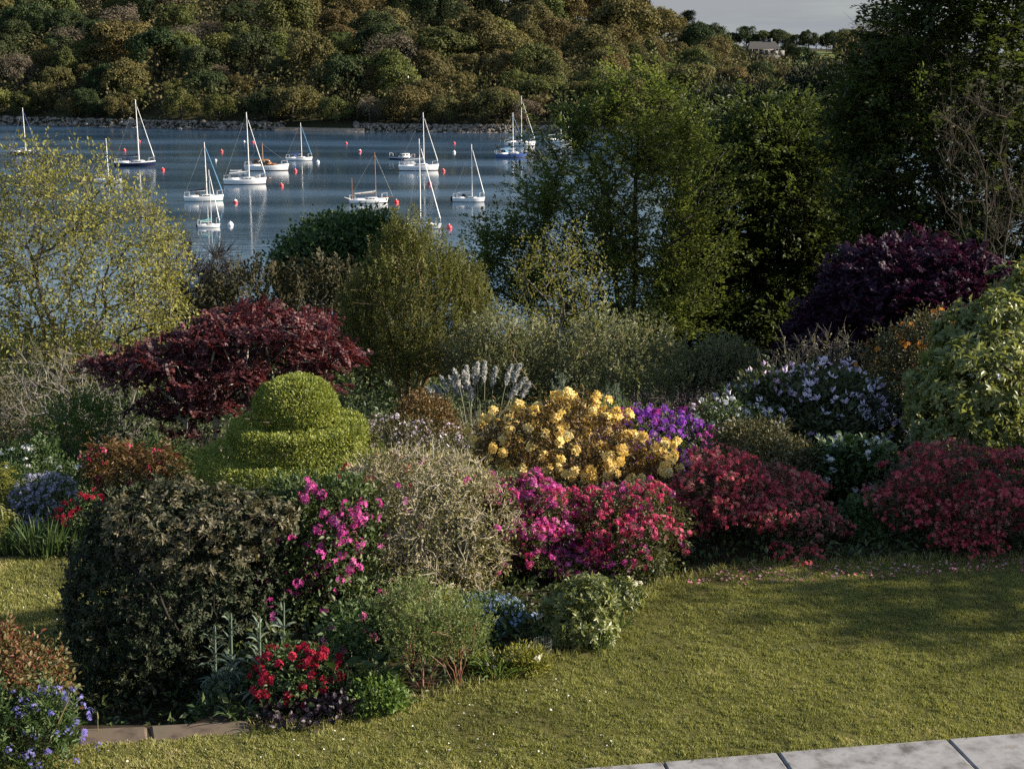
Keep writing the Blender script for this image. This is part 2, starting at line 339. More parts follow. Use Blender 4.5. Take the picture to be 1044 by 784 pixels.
M['barktan'] = surfmat('bark tan', [(.14, .085, .04), (.3, .2, .1)], 9, 6, .9, .2, .4, stretch=(1, 1, .3))
M['barkmid'] = surfmat('bark grey brown', [(.05, .045, .038), (.12, .11, .095)], 9, 6, .9, .2, .4, stretch=(1, 1, .3))
M['barkdark'] = surfmat('bark dark', [(.015, .012, .01), (.04, .034, .028)], 9, 6, .9, .2, .4, stretch=(1, 1, .3))
def grid_mesh(mb, xs, ys, fz):
    X, Y = np.meshgrid(xs, ys); V = np.stack([X, Y, fz(X, Y)], -1).reshape(-1, 3); nx, ny = len(xs), len(ys)
    i = np.arange(nx - 1)[None] + (np.arange(ny - 1) * nx)[:, None]; i = i.ravel(); mb.add(V, np.stack([i, i + 1, i + nx + 1, i + nx], 1))
mb = MB(); grid_mesh(mb, np.concatenate([[-4500, -1500, -500, -200, -80, -40], np.arange(-20, 20.1, .25), [40, 80, 200, 500, 1500, 4500]]),
    np.concatenate([[-1500, -200, -40, -10, 0], np.arange(5, 30, .25), np.arange(30, 141, 2.5), [200, 500, 1500, 4500]]), tz)
tag(mb.obj('ground', M['soil'], smooth=True), kind='structure')
m, t = newmat('river water'); L = t.links.new
tc = N(t, 'ShaderNodeTexCoord'); mp = N(t, 'ShaderNodeMapping'); mp.inputs['Scale'].default_value = (.16, .5, 1)
n1 = N(t, 'ShaderNodeTexNoise', inp={'Scale': 1.0, 'Detail': 5.0, 'Roughness': .6}); n2 = N(t, 'ShaderNodeTexNoise', inp={'Scale': .07, 'Detail': 4.0})
L(tc.outputs['Object'], mp.inputs[0]); L(mp.outputs[0], n1.inputs['Vector']); L(mp.outputs[0], n2.inputs['Vector'])
b = N(t, 'ShaderNodeBump', inp={'Strength': .16, 'Distance': .12}); L(n1.outputs[0], b.inputs['Height'])
mr = N(t, 'ShaderNodeMapRange', inp={1: .35, 2: .65, 3: .06, 4: .26}); L(n2.outputs[0], mr.inputs[0])
p = N(t, 'ShaderNodeBsdfPrincipled', inp={'Base Color': (.024, .052, .088, 1), 'IOR': 1.33, 'Specular IOR Level': .5}); L(mr.outputs[0], p.inputs['Roughness'])
L(b.outputs[0], p.inputs['Normal']); o = N(t, 'ShaderNodeOutputMaterial'); L(p.outputs[0], o.inputs[0]); M['water'] = m
mb = MB(); grid_mesh(mb, np.array([-4400., -1000, 0, 1000, 4400]), np.array([95., 400, 900, 4400]), lambda X, Y: X * 0 + WZ)
tag(mb.obj('river_water', M['water']), kind='structure')
HP = np.array([-500, -300, 0, 180, 350, 540, 640, 700, 740, 790, 830, 880, 1100, 1500.])
HSY = np.array([118, 121, 127, 131.5, 134.5, 136, 137, 138, 139, 140, 141, 142, 144, 146.])       # pixel row of the shoreline
HRY = np.array([-50, -42, -34, -30, -24, 6, 32, 46, 57, 66, 86, 98, 106, 110.])                   # pixel row of the ridge ground
HRD = np.array([860, 820, 790, 770, 750, 740, 735, 735, 735, 735, 735, 735, 735, 735.])           # distance of the ridge
def hill(px, v):
    px = np.asarray(px, float); v = np.asarray(v, float)
    ys = np.interp(px, HP, HSY); yr = np.interp(px, HP, HRY); yd = np.interp(px, HP, HRD)
    def dirs(py):
        a, b = (px - CX) / F, (CY - py) / F; return a / (cp + b * sp), (-sp + b * cp) / (cp + b * sp)
    ax, sl = dirs(ys); Ys = (WZ - 5) / sl; _, sr = dirs(yr); zr = 5 + sr * yd
    Yv = Ys + (yd - Ys) * v; vv = np.clip(v, 0, 1); z = WZ - .6 + (zr - WZ) * vv ** .95 + 1.6 * S(v / .012) * (1 - vv)
    z = z - np.maximum(0, v - 1) * 45; return np.stack([ax * Yv, Yv, z], -1)
def hill_sheet(name, fn, us, vs_, mat):
    U, V_ = np.meshgrid(us, vs_); Pp = fn(U, V_).reshape(-1, 3); nx = len(us); mb = MB()
    i = (np.arange(nx - 1)[None] + (np.arange(len(vs_) - 1) * nx)[:, None]).ravel(); mb.add(Pp, np.stack([i, i + 1, i + nx + 1, i + nx], 1))
    return tag(mb.obj(name, mat, smooth=True), kind='structure')
hill_sheet('wooded_hill', hill, np.linspace(-500, 1500, 120), np.array([-.03, 0, .008, .016, .025, .05, .1, .2, .3, .4, .5, .6, .7, .8, .9, 1, 1.1, 1.3]), M['hillsoil'])
def far(px, v):
    px = np.asarray(px, float); yt = np.interp(px, [300, 700, 780, 860, 1000, 1500], [40, 46, 48, 51, 54, 60]); Yv = 950 + 250 * v
    def z_at(py, Y): b = (CY - py) / F; return 5 + (-sp + b * cp) / (cp + b * sp) * Y
    z = z_at(yt + 20, 950.) * (1 - np.minimum(v, 1)) + z_at(yt, 1200.) * np.minimum(v, 1) - np.maximum(0, v - 1) * 60
    z = np.where(v < 0, WZ - 3, z)
    return np.stack([(px - CX) / F * (Yv * cp - (z - 5) * sp), Yv, z], -1)
hill_sheet('far_hill', far, np.linspace(300, 1500, 60), np.array([-.3, 0, .25, .5, .75, 1, 1.5]), M['hillsoil'])
hill_sheet('field', lambda u, v: far(u, v) + [0, 0, .3], np.linspace(797, 858, 12), np.linspace(.02, .8, 6), M['field'])
# sandy strip and rocks along the far shore
rng = RNG()
M['rock'] = leafmat('shore rock', [(.08, .068, .056), (.2, .17, .14), (.36, .31, .25)], 0, .9, .2)
M['sand'] = surfmat('shingle', [(.2, .16, .12), (.34, .27, .2)], .6, 8, .95, .1)
hill_sheet('beach', lambda u, v: hill(u, v) + [0, -1.2, .35], np.linspace(280, 372, 30), np.array([-.012, -.004, .006]), M['sand'])
ico = np.array([(0, 0, 1)] + [(.894 * math.cos(a), .894 * math.sin(a), .447) for a in np.arange(5) * 1.2566] + [(.894 * math.cos(a + .628), .894 * math.sin(a + .628), -.447) for a in np.arange(5) * 1.2566] + [(0, 0, -1)])
icf = np.array([(0, i, i % 5 + 1) for i in range(1, 6)] + [(i, i + 5, i % 5 + 1) for i in range(1, 6)] + [(i + 5, (i % 5) + 6, i % 5 + 1) for i in range(1, 6)] + [(11, (i % 5) + 6, i + 5) for i in range(1, 6)])
def rocks(mb, c, s, rng, flat=.65):
    n = len(c); V = ico[None] * (1 + rng.uniform(-.35, .35, (n, 12, 1))) * (s[:, None, None] * (rng.uniform(.6, 1.3, (n, 1, 3)) * [1, 1, flat]))
    mb.add((c[:, None] + V).reshape(-1, 3), (icf[None] + (np.arange(n) * 12)[:, None, None]).reshape(-1, 3), np.clip(np.repeat(rng.random(n), 20) * .7 + rng.random(20 * n) * .3, 0, 1))
n = 5200; u = rng.uniform(-60, 960, n); v = rng.uniform(-.004, .014, n) * (1 - .85 * ((u > 292) & (u < 362)))
c = hill(u, np.maximum(v, -.01)); c[:, 2] += .2; mb = MB(); rocks(mb, c, rng.uniform(.25, .8, n) * np.where(rng.random(n) < .08, 1.7, 1), rng)
tag(mb.obj('shore_rocks', M['rock']), 'band of pale grey rocks along the far shoreline under the woods', 'rocks', kind='stuff')
# ------------------------------------------------------------------ woods on the far hillside
M['woodleaf'] = leafmat('woodland leaves', [(.8, .8, .8), (1.4, 1.4, 1.36), (2.1, 2.1, 2.0)], .2, .7, .1, tint=True)
def crown_proto(name, kind, seed):
    rng = np.random.default_rng(seed); mb = MB()
    if kind in ('round', 'bare'):
        nl = 42; d = unit(rng.normal(size=(nl * 2, 3)) + UP * .45); d = d[d[:, 2] > -.72][:nl]; nl = len(d)
        c = d * np.array([.84, .84, .66]) * rng.uniform(.66, .95, (nl, 1)) + [0, 0, .62]; r = rng.uniform(.15, .34, nl); per = 175 if kind == 'round' else 80
        for j in range(nl):
            o = unit(rng.normal(size=(per, 3)) + UP * .35 + d[j] * .5); pos = c[j] + o * r[j] * rng.uniform(.75, 1.05, (per, 1))
            scatter(mb, LFW, pos, unit(rng.normal(size=(per, 3))), unit(o + rng.normal(size=(per, 3)) * .2), rng.uniform(.05, .09, per) * (1 if kind == 'round' else .8), np.clip(rng.normal(.5, .1, per) + rng.normal() * .12, 0, 1))
        tops = [c[j] for j in range(0, nl, 2)]
    elif kind == 'pine':
        cs, tops = [], []
        for j in range(26):
            z = rng.uniform(.3, 1.6); a = rng.uniform(0, 6.28); rr = rng.uniform(.1, .75) * (1.75 - z) ** .5; c = np.array([rr * math.cos(a), rr * math.sin(a), z]); tops.append(c)
            o = unit(rng.normal(size=(120, 3))); pos = c + o * rng.uniform(.4, 1, (120, 1)) * [.34, .34, .17]
            scatter(mb, LFN, pos, unit(o + UP * .8), o, rng.uniform(.08, .13, 120), rng.uniform(.1, .6, 120))
    else:                                                # conifer
        tops = []
        for j in range(15):
            z = .3 + j * .12; rr = .62 * (1 - j / 16) + .05
            k = int(16 * rr) + 6; a = np.arange(k) * 6.283 / k + rng.uniform(0, 6); rad = rr * rng.uniform(.75, 1.1, k); q = 26
            A = np.repeat(a, q); Rd = np.repeat(rad, q) * rng.uniform(.15, 1, k * q); pos = np.stack([Rd * np.cos(A), Rd * np.sin(A), z - Rd * .35 + rng.normal(size=k * q) * .03], 1)
            scatter(mb, LFN, pos, unit(np.stack([np.cos(A), np.sin(A), -.2 + 0 * A], 1) + rng.normal(size=(k * q, 3)) * .5), unit(UP + rng.normal(size=(k * q, 3)) * .5), .1, rng.uniform(.1, .7, k * q))
        tops = [np.array([0, 0, 2.0])]
    A, par, _ = skeleton(np.array([0, 0, -3.2 if kind == 'pine' else -.6]), [np.array([.03, 0, .9])], np.array(tops), rng, .08, .3); wood(mb, A, par, .008, .06, 1)
    return mb.data(name, [M['woodleaf'], M['bark']], smooth=False)
PR = {k: [crown_proto(k + ' crown', k, 100 + i + 10 * j) for i in range(n)] for j, (k, n) in enumerate([('round', 6), ('bare', 3), ('pine', 3), ('conifer', 2)])}
WOOD = {  # colour, kind, name, label
 'olive': ((.078, .07, .027), 'round', 'oak_tree', 'olive brown oak with a rounded crown on the wooded hillside'),
 'green': ((.058, .066, .022), 'round', 'broadleaf_tree', 'mid green rounded broadleaf tree on the wooded hillside'),
 'bright': ((.08, .083, .025), 'round', 'young_oak_tree', 'bright yellow green tree in new leaf on the wooded hillside'),
 'rust': ((.088, .07, .03), 'round', 'budding_oak_tree', 'rusty brown budding oak on the wooded hillside'),
 'grey': ((.085, .072, .052), 'bare', 'bare_tree', 'grey brown almost leafless tree on the wooded hillside'),
 'dark': ((.028, .038, .016), 'round', 'evergreen_oak_tree', 'dark green evergreen oak on the wooded hillside'),
 'conifer': ((.02, .028, .014), 'conifer', 'conifer_tree', 'dark pointed conifer in the stand high on the wooded hillside')}
def wood_tree(pos, size, key, rng, label=None, name=None, group=None, pz=1.0):
    col, kind, nm, lab = WOOD[key]; o = bpy.data.objects.new(name or nm, PR[kind][rng.integers(len(PR[kind]))]); COL.objects.link(o)
    o.location = pos; ws = 1.0 if kind in ('pine', 'conifer') else rng.uniform(.95, 1.28); o.scale = (size * ws, size * ws * rng.uniform(.85, 1.15), size * rng.uniform(.88, 1.2) * pz); o.rotation_euler = (0, 0, rng.uniform(0, 6.28))
    j = rng.uniform(.82, 1.15); o.color = (col[0] * j * rng.uniform(.9, 1.12), col[1] * j, col[2] * j, 1)
    return tag(o, label or lab, 'tree', group or 'trees on the wooded hillside, ' + nm.replace('_', ' ') + 's')
rng = RNG(); cntw = 0
for iv, v in enumerate([.018, .055, .1, .16, .225, .3, .385, .475, .575, .68, .79, .9, 1.0]):
    step = 41 - 3 * (v > .5)
    for px in np.arange(-25 + (iv % 2) * 20, 912, step):
        q = px + rng.uniform(-17, 17); vq = v + rng.uniform(-.036, .036) * (v > .05); w = np.clip(vq, .02, 1.02); p = hill(q, w)
        d = ray(0, 0); py = CY - F * math.tan(math.atan2(p[2] - 5, p[1]) + PITCH)
        if py < -24 or (q > 736 and q < 822 and vq > .55) or (q > 815 and vq > .93): continue
        right = S((q - 250) / 250); rr = rng.random()
        if 400 < q < 545 and 12 < py < 44: key = 'conifer' if rr < .55 else 'dark'
        elif q < 300: key = 'dark' if rr < .34 else 'green' if rr < .56 else 'olive' if rr < .76 else 'bright' if rr < .86 else 'grey'
        else: key = 'olive' if rr < .32 else 'rust' if rr < .6 else 'green' if rr < .76 else 'bright' if rr < .85 else 'dark' if rr < .93 else 'grey'
        if q > 700 and py < 70 and rr < .5: key = 'dark'
        sz = rng.choice([6.2, 7.6, 8.8, 9.8, 12.0]) * rng.uniform(.92, 1.08) * (1.0 if vq > .06 else .8) * (.85 if q > 640 else 1) * (p[1] / 620)
        wood_tree(p + [0, 0, sz * .17], sz, key, rng); cntw += 1
# understorey between the crowns
n = 95000; u = rng.uniform(-60, 960, n); v = rng.uniform(.02, 1.0, n); c = hill(u, v) + np.stack([rng.normal(size=n) * 2, rng.normal(size=n) * 2, rng.random(n) ** 1.4 * 8], 1)
mb = MB(); scatter(mb, LFW, c, unit(rng.normal(size=(n, 3))), unit(rng.normal(size=(n, 3)) + UP), rng.uniform(.9, 1.6, n), rng.random(n))
M['understorey'] = leafmat('understorey leaves', [(.03, .034, .014), (.075, .072, .028), (.12, .095, .045)], .15, .8, .1)
tag(mb.obj('undergrowth', M['understorey']), 'dark undergrowth between the trees of the far wooded hill', 'undergrowth', kind='stuff')
# pines along the skyline
pl = ['leftmost dark pine on the skyline above the wooded hill', 'tall dark pine beside another on the skyline', 'dark round topped pine right of its twin on the skyline', 'lone small dark pine further down the ridge skyline',
      'dark pine low on the ridge above the house', 'broad dark pine at the top edge of the hill']
for (px, py, s), lb in zip([(606, -4, 9), (636, 9, 8), (652, 4, 9), (698, 12, 8.5), (800, 42, 5), (560, -10, 9)], pl):
    WOOD['pine'] = ((.016, .024, .013), 'pine', 'pine_tree', lb); a = hill(px, 1.0); d_ = ray(px, py); a[2] = 5 + d_[2] * a[1] / d_[1] - s * 1.7
    wood_tree(a, s, 'pine', rng, lb, 'pine_tree', 'pines along the ridge')
# hedgerow and trees of the far field
for i, (px, v, s) in enumerate([(px + rng.uniform(-3, 3), 1.0, rng.uniform(5, 9)) for px in np.arange(735, 960, 7)] + [(px + rng.uniform(-3, 3), .1, rng.uniform(4.5, 7)) for px in np.arange(740, 830, 11)] + [(866, .45, 12), (874, .3, 11), (858, .7, 8), (806, .5, 6), (800, .3, 7)]):
    p = far(px, v); wood_tree(p + [0, 0, s * .2], s, 'dark' if i % 3 else 'green', rng, 'dark hedgerow tree round the small green field on the far hill', 'hedgerow_tree', 'hedgerow trees round the far field')
# house on the hill
M['roof'] = surfmat('grey slate', [(.045, .04, .036), (.08, .072, .065)], 2, 6, .8, .3); M['render'] = surfmat('white render', [(.17, .165, .15), (.23, .22, .2)], 1, 4, .9, .2)
M['winglass'] = surfmat('window glass', [(.015, .02, .025), (.03, .035, .04)], 1, 2, .15, .5)
hp = P(778, 57, 700.); hr = empty('hillside_house', hp, 'low white house with long grey roof high on the far hillside', 'house')
def hb(name, mat, parts, par=hr):
    mb = MB(); [box(mb, hp + np.array(c), h) for c, h in parts]; return mb.obj(name, mat, par)
wl = hb('wall', M['render'], [((0, 0, 1.6), (6.5, 3.5, 1.6)), ((8.2, .3, 1.2), (1.7, 2.5, 1.2))])
hb('terrace', M['roof'], [((0, -.8, -1.02), (7.4, 4.6, 1))])
mb = MB(); rv = np.array([(-8, -4.6, 3.0), (8, -4.6, 3.0), (8, 4.6, 3.0), (-8, 4.6, 3.0), (-6.6, 0, 6.6), (5.6, 0, 6.6)]) + hp
mb.add(rv, [(0, 1, 5, 4), (2, 3, 4, 5)]); mb.add(rv, [(1, 2, 5), (3, 0, 4)]); mb.add(rv, [(0, 3, 2, 1)]); rf = mb.obj('roof', M['roof'], hr)
hb('chimney', M['render'], [((3.6, 0, 7), (.45, .45, 1.1))], rf)
for x in (-4.6, -1.9, .8, 3.6): hb('window', M['winglass'], [((x, -3.55, 1.7), (.85, .08, .8))])
vr = hb('veranda', M['render'], [((0, -4.6, .1), (6.6, .9, .08))])
for x in (-6.2, -3.2, -.4, 2.2, 5.0, 6.3): hb('post', M['render'], [((x, -5.3, 1.6), (.12, .12, 1.45))], vr)
# ------------------------------------------------------------------ boats
def paint(name, c, rough=.3): return surfmat(name, [tuple(x * .93 for x in c), c], .7, 3, rough, .5)
M['white'] = paint('white gelcoat', (.8, .79, .77)); M['navy'] = paint('navy paint', (.012, .018, .05)); M['bluec'] = paint('blue canvas', (.03, .07, .22), .9); M['sky'] = paint('pale blue canvas', (.1, .25, .42), .9)
M['mint'] = paint('mint canvas', (.25, .55, .5), .9); M['blackc'] = paint('black canvas', (.012, .012, .015), .9); M['alu'] = surfmat('pale alloy', [(.66, .65, .62), (.74, .73, .7)], 2, 2, .4, .5)
M['wood'] = surfmat('varnished wood', [(.17, .07, .025), (.28, .13, .05)], 3, 4, .35, .5, stretch=(1, 1, .2)); M['boot'] = paint('bottom paint', (.05, .03, .03), .7); M['teal'] = paint('teal bottom paint', (.05, .2, .2), .7)
M['sail'] = paint('furled sailcloth', (.7, .69, .66), .8); M['red'] = paint('red buoy plastic', (.62, .03, .035), .4); M['grey'] = paint('grey rubber', (.3, .31, .32), .6); M['wire'] = surfmat('stay wire', [(.2, .2, .2), (.3, .3, .3)], 3, 2, .5, .5); M['bluehull'] = paint('blue hull paint', (.03, .06, .18))
M['tansail'] = paint('tan canvas', (.62, .6, .54), .8)
def boat(px, py, Lpx, head, label, name='yacht', cat='sailing boat', mast=None, jib='sail', boom='sail', stripe=None, hull='white', boot='boot', cabin=1, hood=None, fb=.125, beam=.3, hullpx=True, mastx=.56, mastm='alu', mast2=None, sprit=0, stern_rail=True, motor=False, wheelhouse=None, nocover=False):
    g = G(px, py, WZ); mpp = depth(g) / F; a = R(head); Lm = Lpx * mpp / max(.5, abs(math.cos(a))); ca, sa = math.cos(a), math.sin(a)
    root = empty(name, g, label, cat, 'boats moored on the river')
    T = lambda v: g + np.stack([v[..., 0] * ca - v[..., 1] * sa, v[..., 0] * sa + v[..., 1] * ca, v[..., 2]], -1)
    class B(MB):
        def add(s, V, Fc, rnd=None, mat=0): return MB.add(s, T(np.asarray(V, float).reshape(-1, 3)), Fc, rnd, mat)
    st = np.linspace(0, 1, 15); hbm = beam * Lm / 2 * np.where(st < .42, .72 + .28 * np.sin(st / .42 * 1.571), np.cos(((st - .42) / .58) ** 1.6 * 1.571)); hbm = np.maximum(hbm, .02)
    H = fb * Lm * (1 - .12 * np.sin(st * 3.14) + .3 * st ** 2); xs = (st - .5) * Lm
    rows = [(-.1, .5), (.0, .78), (.12, .86), (.62, .97), (.84, 1.0), (1, 1.0)]; rake = [-.06, -.035, -.025, -.01, 0, 0]
    V = []; nr = len(rows)
    for side in (-1, 1):
        for (hz, bf), rk in zip(rows, rake):
            V += [(x + rk * Lm * s ** 6 + (.02 * Lm * (1 - hz) if s == 0 else 0), side * b * bf, hz * h if hz >= 0 else hz * h * 2) for x, b, h, s in zip(xs, hbm, H, st)]
    V = np.array(V); n = len(st); mb = B(); mats = [M[boot], M[hull], M[stripe or hull]]
    for sd in (0, 1):
        for r in range(nr - 1):
            b0 = (sd * nr + r) * n; q = np.array([(b0 + i, b0 + i + 1, b0 + n + i + 1, b0 + n + i) for i in range(n - 1)]); q = q[:, ::-1] if sd else q
            mb.add(V, q, None, 0 if r < 2 else 2 if r == (3 if stripe != 'navy' else 2) or (stripe == 'navy' and r == 3) else 1)
    mb.add(V, [(r * n, (r + 1) * n, (nr + r + 1) * n, (nr + r) * n) for r in range(nr - 1)], None, 1)
    dk = V.copy(); dk[:, 2] -= .03; t0, t1 = (nr - 1) * n, (2 * nr - 1) * n; mb.add(dk, [(t0 + i, t0 + i + 1, t1 + i + 1, t1 + i) for i in range(n - 1)], None, 1)
    mb.obj('hull', mats, root, smooth=True)
    hz = fb * Lm; 
    def taper_box(mb, x0, x1, w0, w1, z0, z1, in_=.12, mat=0):
        q = np.array([(x0, -w0, z0), (x1, -w1, z0), (x1, w1, z0), (x0, w0, z0), (x0 + in_ * .5, -w0 * .82, z1), (x1 - in_ * 2.2, -w1 * .75, z1), (x1 - in_ * 2.2, w1 * .75, z1), (x0 + in_ * .5, w0 * .82, z1)])
        mb.add(q, [(0, 1, 5, 4), (1, 2, 6, 5), (2, 3, 7, 6), (3, 0, 4, 7), (4, 5, 6, 7)], None, mat)
    if cabin:
        ch = .05 * Lm; mb = B(); taper_box(mb, -.12 * Lm, .27 * Lm, .27 * beam * Lm, .15 * beam * Lm, hz * .88, hz * .92 + ch, .03 * Lm); cb = mb.obj('cabin', M['wood' if cabin == 2 else 'white'], root)
        mb = B()
        for sd in (-1, 1):
            for x in (-.05, .05, .14): box(mb, (x * Lm, sd * (.262 - (x + .12) * .3) * beam * Lm * .96, hz + ch * .42), (.035 * Lm, .02 * Lm, ch * .16))
        mb.obj('window', M['winglass'], cb)
        mb = B()
        for sd in (-1, 1): box(mb, (-.27 * Lm, sd * .3 * beam * Lm, hz * 1.02), (.14 * Lm, .015 * Lm, hz * .2))
        mb.obj('cockpit_coaming', M['white'], root)
    if hood:
        mb = B(); an = np.linspace(0, math.pi, 8); w = .25 * beam * Lm; k = []
        for x, s in ((-.2 * Lm, 1), (-.13 * Lm, 1.05), (-.06 * Lm, .35)): k += [(x, -w * math.cos(q), hz * .95 + .11 * Lm * s * math.sin(q) ** .7) for q in an]
        mb.add(k, [(r * 8 + i, r * 8 + i + 1, r * 8 + 9 + i, r * 8 + 8 + i) for r in (0, 1) for i in range(7)]); mb.obj('spray_hood', M[hood], root)
    if wheelhouse:
        mb = B(); taper_box(mb, -.3 * Lm, .16 * Lm, .3 * beam * Lm, .2 * beam * Lm, hz * .9, hz + .13 * Lm, .05 * Lm); wh = mb.obj('wheelhouse', M[wheelhouse], root)
        mb = B()
        for sd in (-1, 1):
            for x in (-.2, -.08, .03): box(mb, (x * Lm, sd * (.27 - .04 * (x + .3)) * beam * Lm, hz + .08 * Lm), (.045 * Lm, .018 * Lm, .025 * Lm))
        mb.obj('window', M['winglass'], wh)
    if mast:
        mh = (py - mast) * mpp * 1.0 ; mx_ = (mastx - .5) * Lm; r = .0105 * Lm + .03; mb = B(); zt = mh
        polytube(mb, [(mx_, 0, hz * .8), (mx_, 0, zt * .5), (mx_ - .01 * mh * .4, 0, zt)], r, r * .75, 6); mo = mb.obj('mast', M[mastm], root, smooth=True)
        mb = B()
        for sd in (-1, 1): tubes(mb, [(mx_, 0, zt * .58)], [(mx_ - .02 * Lm, sd * .3 * beam * Lm, zt * .6)], .025, .02, 4)
        mb.obj('spreader', M[mastm], mo); mb = B(); bow = np.array([.49 * Lm + sprit * Lm, 0, H[-1] * 1.02]); stn = np.array([-.49 * Lm, 0, hz])
        for sd in (-1, 1): tubes(mb, [(mx_, sd * .45 * beam * Lm, hz)] , [(mx_, 0, zt * .97)], .016, .016, 3)
        tubes(mb, [stn], [(mx_, 0, zt * .99)], .018, .018, 3); tubes(mb, [bow], [(mx_, 0, zt * .95)], .018, .018, 3); mb.obj('rigging', M['wire'], root)
        if jib:
            mb = B(); top = np.array([mx_, 0, zt * .95]); a0, a1 = bow + (top - bow) * .06, bow + (top - bow) * .93; polytube(mb, [a0, a0 + (a1 - a0) * .2, a0 + (a1 - a0) * .6, a1], .1, .045, 5); mb.obj('furled_sail', M[jib], root, smooth=True)
        if boom:
            e = np.array([-.36 * Lm, 0, hz + .12 * Lm]); s0 = np.array([mx_, 0, hz + .13 * Lm]); mb = B(); polytube(mb, [s0, e], .07, .06, 5); bo = mb.obj('boom', M[mastm], root)
            if not nocover:
                mb = B(); polytube(mb, [s0 + [0, 0, .45], s0 + (e - s0) * .15 + [0, 0, .28], s0 + (e - s0) * .6 + [0, 0, .16], e + [0, 0, .1]], .2, .1, 6); mb.obj('sail_cover', M[boom], bo, smooth=True)
    if mast2:
        zt = (py - mast2) * mpp; x2 = -.42 * Lm; mb = B(); polytube(mb, [(x2, 0, hz), (x2, 0, zt)], .07, .05, 5); mb.obj('mizzen_mast', M[mastm], root)
    if sprit:
        mb = B(); polytube(mb, [(.4 * Lm, 0, H[-1]), (.5 * Lm + sprit * Lm, 0, H[-1] * 1.15)], .08, .05, 5); mb.obj('bowsprit', M['wood'], root)
        mb = B(); polytube(mb, [(-.46 * Lm, 0, hz), (-.62 * Lm, 0, hz * 1.5)], .08, .06, 5); mb.obj('bumkin', M['tansail'], root)
    mb = B(); z1 = hz + .6
    def rail(pts): polytube(mb, pts, .022, .022, 3); [tubes(mb, [(q[0], q[1], q[2] - .6)], [q], .02, .02, 3) for q in pts]
    bw = beam * Lm / 2; rail([(.34 * Lm, -.35 * bw * 1.2, z1 + .2), (.47 * Lm, -.08, z1 + .32), (.47 * Lm, .08, z1 + .32), (.34 * Lm, .35 * bw * 1.2, z1 + .2)]); rail([(-.36 * Lm, -.85 * bw, z1), (-.48 * Lm, -.7 * bw, z1), (-.48 * Lm, .7 * bw, z1), (-.36 * Lm, .85 * bw, z1)])
    mb.obj('rail', M['alu'], root)
    if motor:
        mb = B(); box(mb, (-.53 * Lm, 0, hz * .75), (.03 * Lm, .04 * Lm, hz * .5)); box(mb, (-.54 * Lm, 0, .0), (.012 * Lm, .02 * Lm, hz * .8)); mb.obj('outboard_motor', M['blackc'], root)
    return root
boat(25, 158, 27, 8, 'dark hulled yacht with blue canvas behind the top of the yellow tree', hull='navy', mast=111, jib='bluec', boom='bluec', hood='bluec')
boat(111, 187, 30, -12, 'white yacht half hidden behind the yellow green tree', mast=142, jib=None, boom='sail', mastx=.5)
boat(138, 170, 41, 4, 'white yacht with broad navy stripe and navy sail cover', mast=103, boom='navy', stripe='navy', hood='navy', mastx=.6, fb=.115)
boat(208, 205, 39, 10, 'white yacht with blue furled headsail and black canvas', mast=146, jib='sky', boom='navy', hood='blackc', boot='teal', mastx=.58)
boat(213, 232, 22, 14, 'small white sailing boat with mint green sail cover', mast=174, jib='sail', boom='mint', fb=.13, boot='teal', mastx=.62, motor=True)
boat(250, 188, 43, 6, 'large white yacht with bare white boom in mid river', mast=116, boom='sail', mastx=.6, boot='boot')
boat(272, 174, 45, 3, 'classic white motor boat with varnished cabin and blue covers', 'motor_cruiser', 'motor boat', mast=146, jib=None, boom='bluec', cabin=2, wheelhouse='wood', hood='bluec', mastm='wood', mastx=.42, nocover=True, fb=.12)
boat(305, 164, 27, 5, 'small white yacht with royal blue canvas near the far shore', mast=126, jib='sky', boom='bluec', hood='bluec', mastx=.6, fb=.11)
boat(376, 207, 39, 12, 'wooden gaff ketch with brown masts and long bowsprit', 'ketch', mast=156, mast2=181, jib=None, boom='tansail', mastm='wood', sprit=.14, mastx=.68, fb=.1, cabin=1)
boat(410, 163, 27, 178, 'low motor cruiser with dark hull behind the white yacht', 'motor_cruiser', 'motor boat', hull='navy', wheelhouse='white', cabin=0, fb=.1, stripe='white')
boat(427, 174, 41, 2, 'white yacht with grey hood and tall mast moored by the red buoys', mast=116, hood='grey', mastx=.63)
boat(433, 233, 35, -14, 'white yacht nearest the sycamore with a blue sail cover', mast=143, boom='bluec', mastx=.38, jib='sail')
boat(478, 206, 33, -6, 'white yacht with covered boom beside the beech tree edge', mast=148, motor=True, mastx=.6, boom='sail', hood='blackc')
boat(521, 161, 33, 15, 'blue hulled yacht with pale blue canvas partly behind the beech', hull='bluehull', mast=116, boom='sky', hood='sky', jib='sky')
boat(530, 149, 32, 0, 'white yacht with bright blue sail cover beyond the blue hulled yacht', mast=99, boom='sky', jib='sail', mastx=.55)
boat(570, 146, 30, 5, 'white yacht seen through the upper left of the beech crown', mast=112, boom='sail')
boat(693, 150, 30, 5, 'white yacht with its mast showing between beech and pine crowns', mast=98, boom='sail')
# grey tender
g = G(240, 176, WZ); d0 = empty('dinghy', g, 'grey inflatable dinghy trailing behind the classic motor boat', 'dinghy', 'boats moored on the river'); k = depth(g) / F
mb = MB(); pts = np.array([(-5, -2.2, 0), (3, -2.2, 0), (5.5, -1, .6), (5.5, 1, .6), (3, 2.2, 0), (-5, 2.2, 0)]) * k; polytube(mb, g + pts + [0, 0, .2], .24, .24, 8); mb.obj('tube', M['grey'], d0, smooth=True)
mb = MB(); box(mb, g + [0, 0, .1], (4.6 * k, 2 * k, .05)); mb.obj('floor', M['grey'], d0); mb = MB(); box(mb, g + [-5 * k, 0, .25], (.06, 2 * k, .22)); mb.obj('transom', M['grey'], d0)
